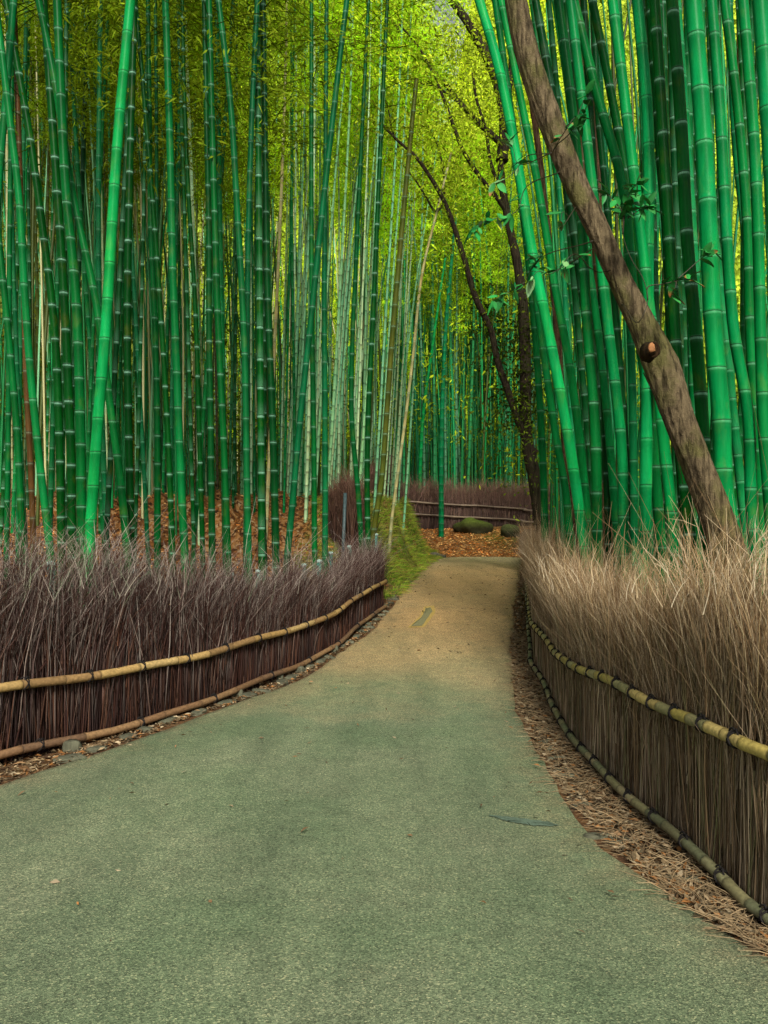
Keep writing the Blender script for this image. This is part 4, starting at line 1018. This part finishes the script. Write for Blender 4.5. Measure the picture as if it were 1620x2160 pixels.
# grass on the mossy bank
n = 26000
y = rng.uniform(13.2, 27, n); e = rng.uniform(-.25, 1.7, n); x = edge_l(np.clip(y, 12, 25)) - .28 - e
keep = (np.sin(x * 5 + y * 2.1) + np.sin(y * 3.3 - x * 3) + rng.normal(size=n) * .6 > .0)
x, y = x[keep], y[keep]; n = len(x)
B = np.c_[x, y, H(x, y) - .01]; L = rng.uniform(.07, .24, n)
d = unit(np.stack([rng.normal(size=n) * .5 + .55, rng.normal(size=n) * .5 - .2, rng.uniform(.5, 1.2, n)], -1))
gc = np.array([(.20, .36, .018), (.34, .48, .03), (.46, .50, .05), (.12, .22, .014), (.40, .24, .07), (.30, .16, .05)])[rng.integers(0, 5, n)] * rng.uniform(.6, 1.3, (n, 1))
V, Q, C = twig_strips(B, B + d * (L * .55)[:, None], B + d * L[:, None] - np.array([0, 0, 1]) * (L * .35)[:, None] + np.array([.25, -.1, 0]) * L[:, None], np.full(n, .005), gc * .6, gc)
link('bank_grass', mesh('bank_grass', V, Q, C, False, MGS), kind='stuff')

# ------------------------------------------------------------------ trees
def limb(A, P, R, n=12, m=40, jit=.035, c=(1, 1, 1), lump=None):
    S_ = spline(P, m); t = np.linspace(0, 1, m); Rr = np.interp(t, np.linspace(0, 1, len(R)), R)
    if lump is not None: Rr = Rr * (1 + lump(t))
    v, q, tt_ = sweep(S_, Rr, n, True, 1.0, jit); A.add(v, q, tt_, c)
    return S_
# the leaning tree
DT = 5.5
TP = [(925, 930), (905, 690), (884, 625), (862, 570), (843, 522), (820, 455), (797, 405), (770, 350), (741, 285), (712, 226), (690, 170), (668, 112), (650, 50), (636, -20), (612, -170), (570, -400)]
Wt = [52, 44, 42, 40, 41, 47, 36, 31, 30, 31, 32, 32, 30, 28, 24, 16]
TW = np.array([P3(x, y, DT + .0004 * (700 - y)) for x, y in TP]); TW[0, 2] = float(H(TW[0, 0], TW[0, 1])) - .1
TR = np.array(Wt) * .94 / 2 * DT / F
bT = TW[0] + [0, 0, .1]
tree1 = thing('leaning_tree', 'bare grey brown tree leaning left across the right bamboo grove, with a cut knot', 'tree', bT)
A = Acc()
m = 320; S1 = spline(TW, m)
d = np.concatenate([[0], np.cumsum(np.linalg.norm(np.diff(TW, axis=0), axis=1))])
Rr = np.interp(np.linspace(0, d[-1], m), d, TR)
kn = P3(805, 437, DT - .11)
n = 48; v, q, t = sweep(S1, Rr, n, True)
# uneven girth: long flutes and the swelling round the knot
ctr = np.repeat(S1, n, axis=0); vv = v[:m * n]; out = vv - ctr
ang = np.tile(np.arange(n) * 2 * math.pi / n, m); hgt = np.repeat(np.linspace(0, d[-1], m), n)
fl_ = 1 + .05 * np.sin(2 * ang + hgt * .9) + .045 * np.sin(3 * ang - hgt * 1.7 + 1) + .03 * np.sin(5 * ang + hgt * 4) + .02 * np.sin(7 * hgt + ang) + .022 * np.sin(13 * ang + 2.2 * np.sin(hgt * 2.7)) + .016 * np.sin(21 * ang + 3 * np.sin(hgt * 4.1 + 1)) + rng.normal(size=len(ang)) * .010
dk_ = np.linalg.norm(vv - kn, axis=1); fl_ += .5 * np.exp(-(dk_ / .11) ** 2)
v[:m * n] = ctr + out * fl_[:, None]
cc = np.ones((len(v), 3)); cc[:m * n] = (1 - .35 * np.exp(-(dk_ / .06) ** 2))[:, None]
fr0 = np.clip(1 - (v[:, 2] - .3) / 1.6, 0, 1)[:, None]; cc = cc * (1 + fr0 * np.array([.35, .30, -.1]))
A.add(v, q, t, cc); link('trunk', A.mesh('trunk', MBK, True, bT), tree1)
A = Acc()   # knot ring with the sawn stub
ks = kn + np.array([-.005, -.075, .004])
v, q, t = sweep(np.array([ks + [.0, .09, 0], ks + [.0, .03, 0], ks + [-.006, 0, .004], ks + [-.008, -.012, .005]]), [.058, .046, .036, .030], 14, True, 1.15, .07); A.add(v, q, t, (.30, .20, .14))
a = np.linspace(0, 2 * math.pi, 22)
ringp = ks + np.stack([.034 * np.cos(a) + .010, .012 + .0 * a, .042 * np.sin(a)], -1); v, q, t = sweep(ringp, .012, 8, False, 1, .1); A.add(v, q, c=(.20, .13, .09))
kob = link('knot', A.mesh('knot', MBK, True, bT), tree1)
A = Acc(); v, q, t = sweep(np.array([ks + [-.010, -.010, .008], ks + [-.012, -.020, .010], ks + [-.012, -.022, .010]]), [.024, .020, .008], 10, True, 1.5, .2); A.add(v, q, t, (.27, .12, .045)); link('cut_face', A.mesh('cut_face', MCUT, False, bT), kob)
# dark vine-like cracks running up the trunk, and the thin live shoots
A = Acc()
def on_trunk(px, py, ins=.02):
    k = np.argmin((S1[:, 0] - P3(px, py, DT)[0]) ** 2 + (S1[:, 2] - P3(px, py, DT)[2]) ** 2); c = S1[k]; R_ = Rr[k]
    w = P3(px, py, DT); off = np.clip(np.linalg.norm((w - c)[[0, 2]]) / R_, 0, .9)
    return np.array([w[0], c[1] - R_ * math.sqrt(1 - off ** 2) * 1.04 - .003, w[2]])
for line in ([(716, 244), (732, 270), (748, 295), (760, 325), (770, 350), (783, 385), (797, 425)], [(763, 330), (745, 330), (738, 326)], [(800, 460), (820, 505), (838, 560), (846, 600)]):
    Pv = np.array([on_trunk(*p) for p in line]); v, q, t = sweep(spline(Pv, 24), np.linspace(.0055, .003, 24), 6, True, .6, .1); A.add(v, q, t, (.22, .20, .20))
link('stem_vine', A.mesh('stem_vine', MBK, True, bT), tree1)

def oval_leaf(A, base, d, L, W, col, tipc=None, curl=.15):
    d = unit(np.asarray(d, float)); s = unit(np.cross(d, unit(rng.normal(size=3) * .5 + np.array([0, -.5, 1.0])))); nn = np.cross(s, d)
    ts = [0, .12, .35, .62, .85, 1.0]; ws = [.06, .55, 1, .92, .5, .04]
    V, C = [], []
    for t, w in zip(ts, ws):
        c = base + d * L * t - np.array([0, 0, 1]) * curl * L * t * t
        for u in (-1, 0, 1):
            V.append(c + s * u * w * W / 2 + nn * (abs(u) * .12 * W)); 
            C.append(np.array(col) * (1.15 if u == 0 else 1) * (1 if t < .8 or tipc is None else 0) + (np.array(tipc) if (tipc is not None and t >= .8) else 0))
    Q = [[r * 3 + u, r * 3 + u + 1, r * 3 + u + 4, r * 3 + u + 3] for r in range(5) for u in (0, 1)]
    A.add(V, Q, c=np.array(C))
def shoot(pix, D, nl, parent, off, start=None, Lr=(.07, .125), pale=.04, orange=.12, gc=((.012, .12, .022), (.014, .17, .03), (.03, .20, .04))):
    A = Acc()
    P = np.array(([start] if start is not None else []) + [P3(x, y, D) for x, y in pix])
    S_ = spline(P, 24); v, q, t = sweep(S_, np.linspace(.0045, .0018, 24), 5); A.add(v, q, t, (.03, .025, .012))
    for k in range(int(nl * 1.5)):
        i = min(23, int(24 * (1 - .6 * rng.random() ** 1.5))); b = S_[i]; tg = unit(S_[min(i + 1, 23)] - S_[i - 1])
        dd = tg * .5 + rng.normal(size=3) * .75 + np.array([0, -.25, -.1])
        col = np.array(gc[rng.integers(0, len(gc))]) * rng.uniform(.7, 1.3)
        if rng.random() < pale: col = np.array([.12, .26, .09]) * rng.uniform(.7, 1.2)
        L = rng.uniform(*Lr); oval_leaf(A, b + rng.normal(size=3) * .006, dd, L, L * rng.uniform(.36, .5), col, (.28, .11, .03) if rng.random() < orange else None)
    link('leafy_shoot', A.mesh('leafy_shoot', MG, True, off), parent)
t0 = lambda px, py: on_trunk(px, py)
shoot([(795, 395), (803, 372), (797, 345), (782, 320), (772, 290), (770, 262)], DT - .25, 3, tree1, bT, t0(776, 372), orange=0)
shoot([(775, 262), (780, 240), (790, 228)], DT - .25, 12, tree1, bT, P3(772, 290, DT - .25))
shoot([(772, 265), (758, 245), (752, 240)], DT - .27, 9, tree1, bT, P3(772, 290, DT - .25))
shoot([(776, 262), (792, 258), (806, 255)], DT - .27, 9, tree1, bT, P3(772, 290, DT - .25))
shoot([(790, 262), (800, 255)], DT - .24, 6, tree1, bT, P3(778, 270, DT - .25))
shoot([(803, 356), (822, 352), (838, 348), (858, 345)], DT - .25, 5, tree1, bT, P3(803, 372, DT - .25), orange=.7)
shoot([(858, 330), (872, 318), (884, 310)], DT - .25, 6, tree1, bT, P3(838, 348, DT - .25), orange=.1)
shoot([(838, 352), (832, 365)], DT - .25, 2, tree1, bT, P3(838, 348, DT - .25), orange=.8)
shoot([(702, 160), (712, 146), (726, 140)], DT - .2, 8, tree1, bT, t0(692, 172), orange=.2)
shoot([(712, 155), (722, 128), (728, 118)], DT - .2, 5, tree1, bT, t0(695, 168), orange=0)
shoot([(695, 275), (698, 262), (705, 268)], DT - .2, 3, tree1, bT, t0(720, 246), pale=.4)
shoot([(704, 320), (696, 330), (690, 338)], DT - .2, 3, tree1, bT, t0(738, 326), pale=.4)
shoot([(648, 198), (640, 210), (626, 222), (608, 228)], DT + .4, 7, tree1, bT, t0(690, 175), pale=.2)
shoot([(650, 235), (640, 262), (618, 270), (600, 274), (588, 284)], DT + .4, 14, tree1, bT, t0(700, 200), pale=.2, orange=0)
shoot([(660, 330), (650, 350), (630, 362), (612, 372)], DT + .5, 15, tree1, bT, t0(741, 290), pale=.12, orange=0)
shoot([(690, 335), (680, 340), (668, 336), (655, 352)], DT + .4, 8, tree1, bT, t0(741, 300), pale=.2, orange=0)
shoot([(640, 200), (634, 180), (630, 176)], DT + .4, 5, tree1, bT, t0(690, 175), pale=.1, orange=0)

# the dark branching tree over the path
DC = 17.0
def cp(pts, D=DC, dz=0): return np.array([P3(x, y, D + k * dz) for k, (x, y) in enumerate(pts)])
zc = float(H(P3(672, 600, DC)[0], DC))
bC = np.array([P3(672, 600, DC)[0], DC, zc])
tree2 = thing('forked_tree', 'dark slender forked tree with fine yellow green leaves arching over the path', 'tree', bC)
A = Acc(); rp = lambda w: np.array(w) / 2 * DC / F
main = np.vstack([bC + [0.05, 0, -.1], cp([(671, 652), (662, 592), (653, 542), (651, 452), (648, 380), (641, 325), (629, 268), (621, 210), (622, 175)])])
limb(A, main, rp([22, 18, 16, 15, 15, 14, 12, 10, 9, 8]), 12, 70, .05)
link('trunk', A.mesh('trunk', MBD, True, bC), tree2)
BR = [([(654, 550), (640, 515), (628, 480), (618, 452), (607, 405), (592, 375), (577, 326), (565, 288), (551, 250), (535, 222), (516, 195), (491, 172), (470, 150)], [9, 8, 7, 5, 2.5], -.10),
      ([(622, 178), (600, 158), (577, 135), (555, 108), (531, 80), (505, 52), (484, 20), (476, -10)], [8, 7, 6, 4.5, 3], .1),
      ([(622, 200), (626, 150), (618, 105), (600, 62), (580, 28), (556, -6), (540, -40)], [15, 15, 14, 12, 10, 9], .15),
      ([(630, 265), (612, 240), (592, 215), (576, 190), (560, 150), (541, 100), (520, 60), (495, 30)], [6, 5, 4.5, 3, 2], -.12),
      ([(552, 250), (540, 262), (528, 244), (514, 222), (500, 205)], [3, 2.5, 1.5], -.1),
      ([(577, 136), (560, 120), (540, 108), (515, 100), (478, 70)], [4, 3, 2], .1),
      ([(622, 175), (628, 130), (634, 80), (640, 30), (646, -30)], [9, 9, 8, 7], .1),
      ([(622, 240), (608, 200), (602, 160), (590, 120), (586, 90)], [5, 4, 3], -.1),
      ([(551, 250), (548, 200), (538, 170), (520, 140)], [3, 2, 1.5], .1),
      ([(668, 562), (660, 556), (648, 538), (640, 515)], [6, 6, 6], 0),
      ([(516, 195), (500, 190), (486, 160), (480, 130), (466, 100)], [2.5, 2, 1.2], .1)]
tips = []
for pts, w, dz in BR:
    A = Acc(); S_ = limb(A, cp(pts, DC, dz), rp(w), 8, 50, .06); link('branch', A.mesh('branch', MBD, True, bC), tree2); tips.append(S_[12:])
T_ = np.concatenate(tips)
nl = 15000
i = rng.integers(0, len(T_), nl // 20); c = T_[i] + rng.normal(size=(len(i), 3)) * np.array([.55, .6, .45])
p = np.repeat(c, 20, axis=0) + rng.normal(size=(len(c) * 20, 3)) * .16
cb = np.repeat(rng.uniform(.35, 1.4, len(c)), 20)
px_ = CX + F * p[:, 0] / p[:, 1]
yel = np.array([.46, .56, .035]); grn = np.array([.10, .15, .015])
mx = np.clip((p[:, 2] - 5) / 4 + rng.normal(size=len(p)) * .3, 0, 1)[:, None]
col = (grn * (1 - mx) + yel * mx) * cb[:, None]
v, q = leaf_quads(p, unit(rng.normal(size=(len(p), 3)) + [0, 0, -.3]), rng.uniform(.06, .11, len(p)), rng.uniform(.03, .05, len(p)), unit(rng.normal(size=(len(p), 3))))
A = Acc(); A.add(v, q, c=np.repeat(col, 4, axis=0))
# darker leaves clinging to the lower trunk
cl_ = cp([(640, 515), (630, 490), (645, 470), (655, 500), (628, 455), (618, 430), (640, 430), (610, 400), (660, 470), (635, 400), (600, 372), (648, 410)])
p = np.repeat(cl_, 130, axis=0) + rng.normal(size=(len(cl_) * 130, 3)) * np.array([.26, .3, .26])
v, q = leaf_quads(p, unit(rng.normal(size=(len(p), 3))), rng.uniform(.07, .12, len(p)), rng.uniform(.035, .055, len(p)), unit(rng.normal(size=(len(p), 3))))
A.add(v, q, c=np.repeat(np.array([.030, .042, .006]) * rng.uniform(.5, 1.8, (len(p), 1)), 4, axis=0))
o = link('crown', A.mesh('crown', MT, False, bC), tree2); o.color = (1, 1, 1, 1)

# slim brown trunk behind the leaning tree and another in the right grove
for lab, pts, w, D in (('slim brown tree trunk just left of the leaning tree, behind the leaning bright bamboo', [(722, 690), (706, 600), (697, 500), (690, 400), (678, 280), (668, 190), (655, 90), (640, -20)], 9, 9.0),
                       ('thin dark trunk in the gap between the second leaning bamboo and the white-ringed one', [(752, 690), (749, 600), (746, 450), (745, 330), (740, 180), (733, -20)], 7, 9.6)):
    P = np.array([P3(x, y, D) for x, y in pts]); P = np.vstack([[P[0][0] + .1, D, float(H(P[0][0], D)) - .1], P]); b0 = P[0] + [0, 0, .1]
    A = Acc(); limb(A, P, np.array([1.2, 1, 1, .9, .8]) * w / 2 * D / F, 10, 60, .05, (.8, .62, .6))
    thing('slim_tree', lab, 'tree', b0, None, A.mesh('slim_tree', MBK, True, b0))

# ------------------------------------------------------------------ camera, light, world
cam = bpy.data.cameras.new('Camera'); co = bpy.data.objects.new('Camera', cam); COL.objects.link(co)
co.location = (0, 0, EYE); co.rotation_euler = (math.pi / 2, 0, 0)
cam.sensor_fit = 'HORIZONTAL'; cam.sensor_width = 36; cam.lens = 36 * F / 952
cam.shift_y = (HY - 634.5) / 952; cam.clip_end = 1500; cam.clip_start = .05
S.camera = co
EL_, AZ_ = math.radians(37), math.radians(5)      # sun height, and its bearing right of straight back
sd = Vector((math.sin(AZ_) * math.cos(EL_) * .9, -math.cos(AZ_) * math.cos(EL_), math.sin(EL_)))
lt = bpy.data.lights.new('Sun', 'SUN'); lt.energy = 5.0; lt.angle = math.radians(12); lt.color = (1, .95, .86)
lo = bpy.data.objects.new('Sun', lt); COL.objects.link(lo); lo.rotation_euler = (-sd).to_track_quat('-Z', 'Y').to_euler(); lo.location = (0, -5, 30)
w = bpy.data.worlds.new('World'); S.world = w; w.use_nodes = True
nt = w.node_tree; bg = nt.nodes['Background']
sk = nt.nodes.new('ShaderNodeTexSky'); sk.sky_type = 'NISHITA'; sk.sun_disc = False
sk.sun_elevation = EL_; sk.sun_rotation = math.atan2(sd.x, sd.y); sk.air_density = 1.0; sk.dust_density = 3.0; sk.ozone_density = .6
hs = nt.nodes.new('ShaderNodeHueSaturation'); hs.inputs['Saturation'].default_value = .25
nt.links.new(sk.outputs[0], hs.inputs['Color']); nt.links.new(hs.outputs[0], bg.inputs[0]); bg.inputs[1].default_value = .135
S.view_settings.view_transform = 'Standard'; S.view_settings.look = 'None'; S.view_settings.exposure = 0
S.render.engine = 'CYCLES'
cy = S.cycles; cy.use_adaptive_sampling = True; cy.adaptive_threshold = .03; cy.max_bounces = 6; cy.diffuse_bounces = 3; cy.glossy_bounces = 2; cy.transmission_bounces = 4; cy.transparent_max_bounces = 4
cy.use_denoising = True; cy.sample_clamp_indirect = 4
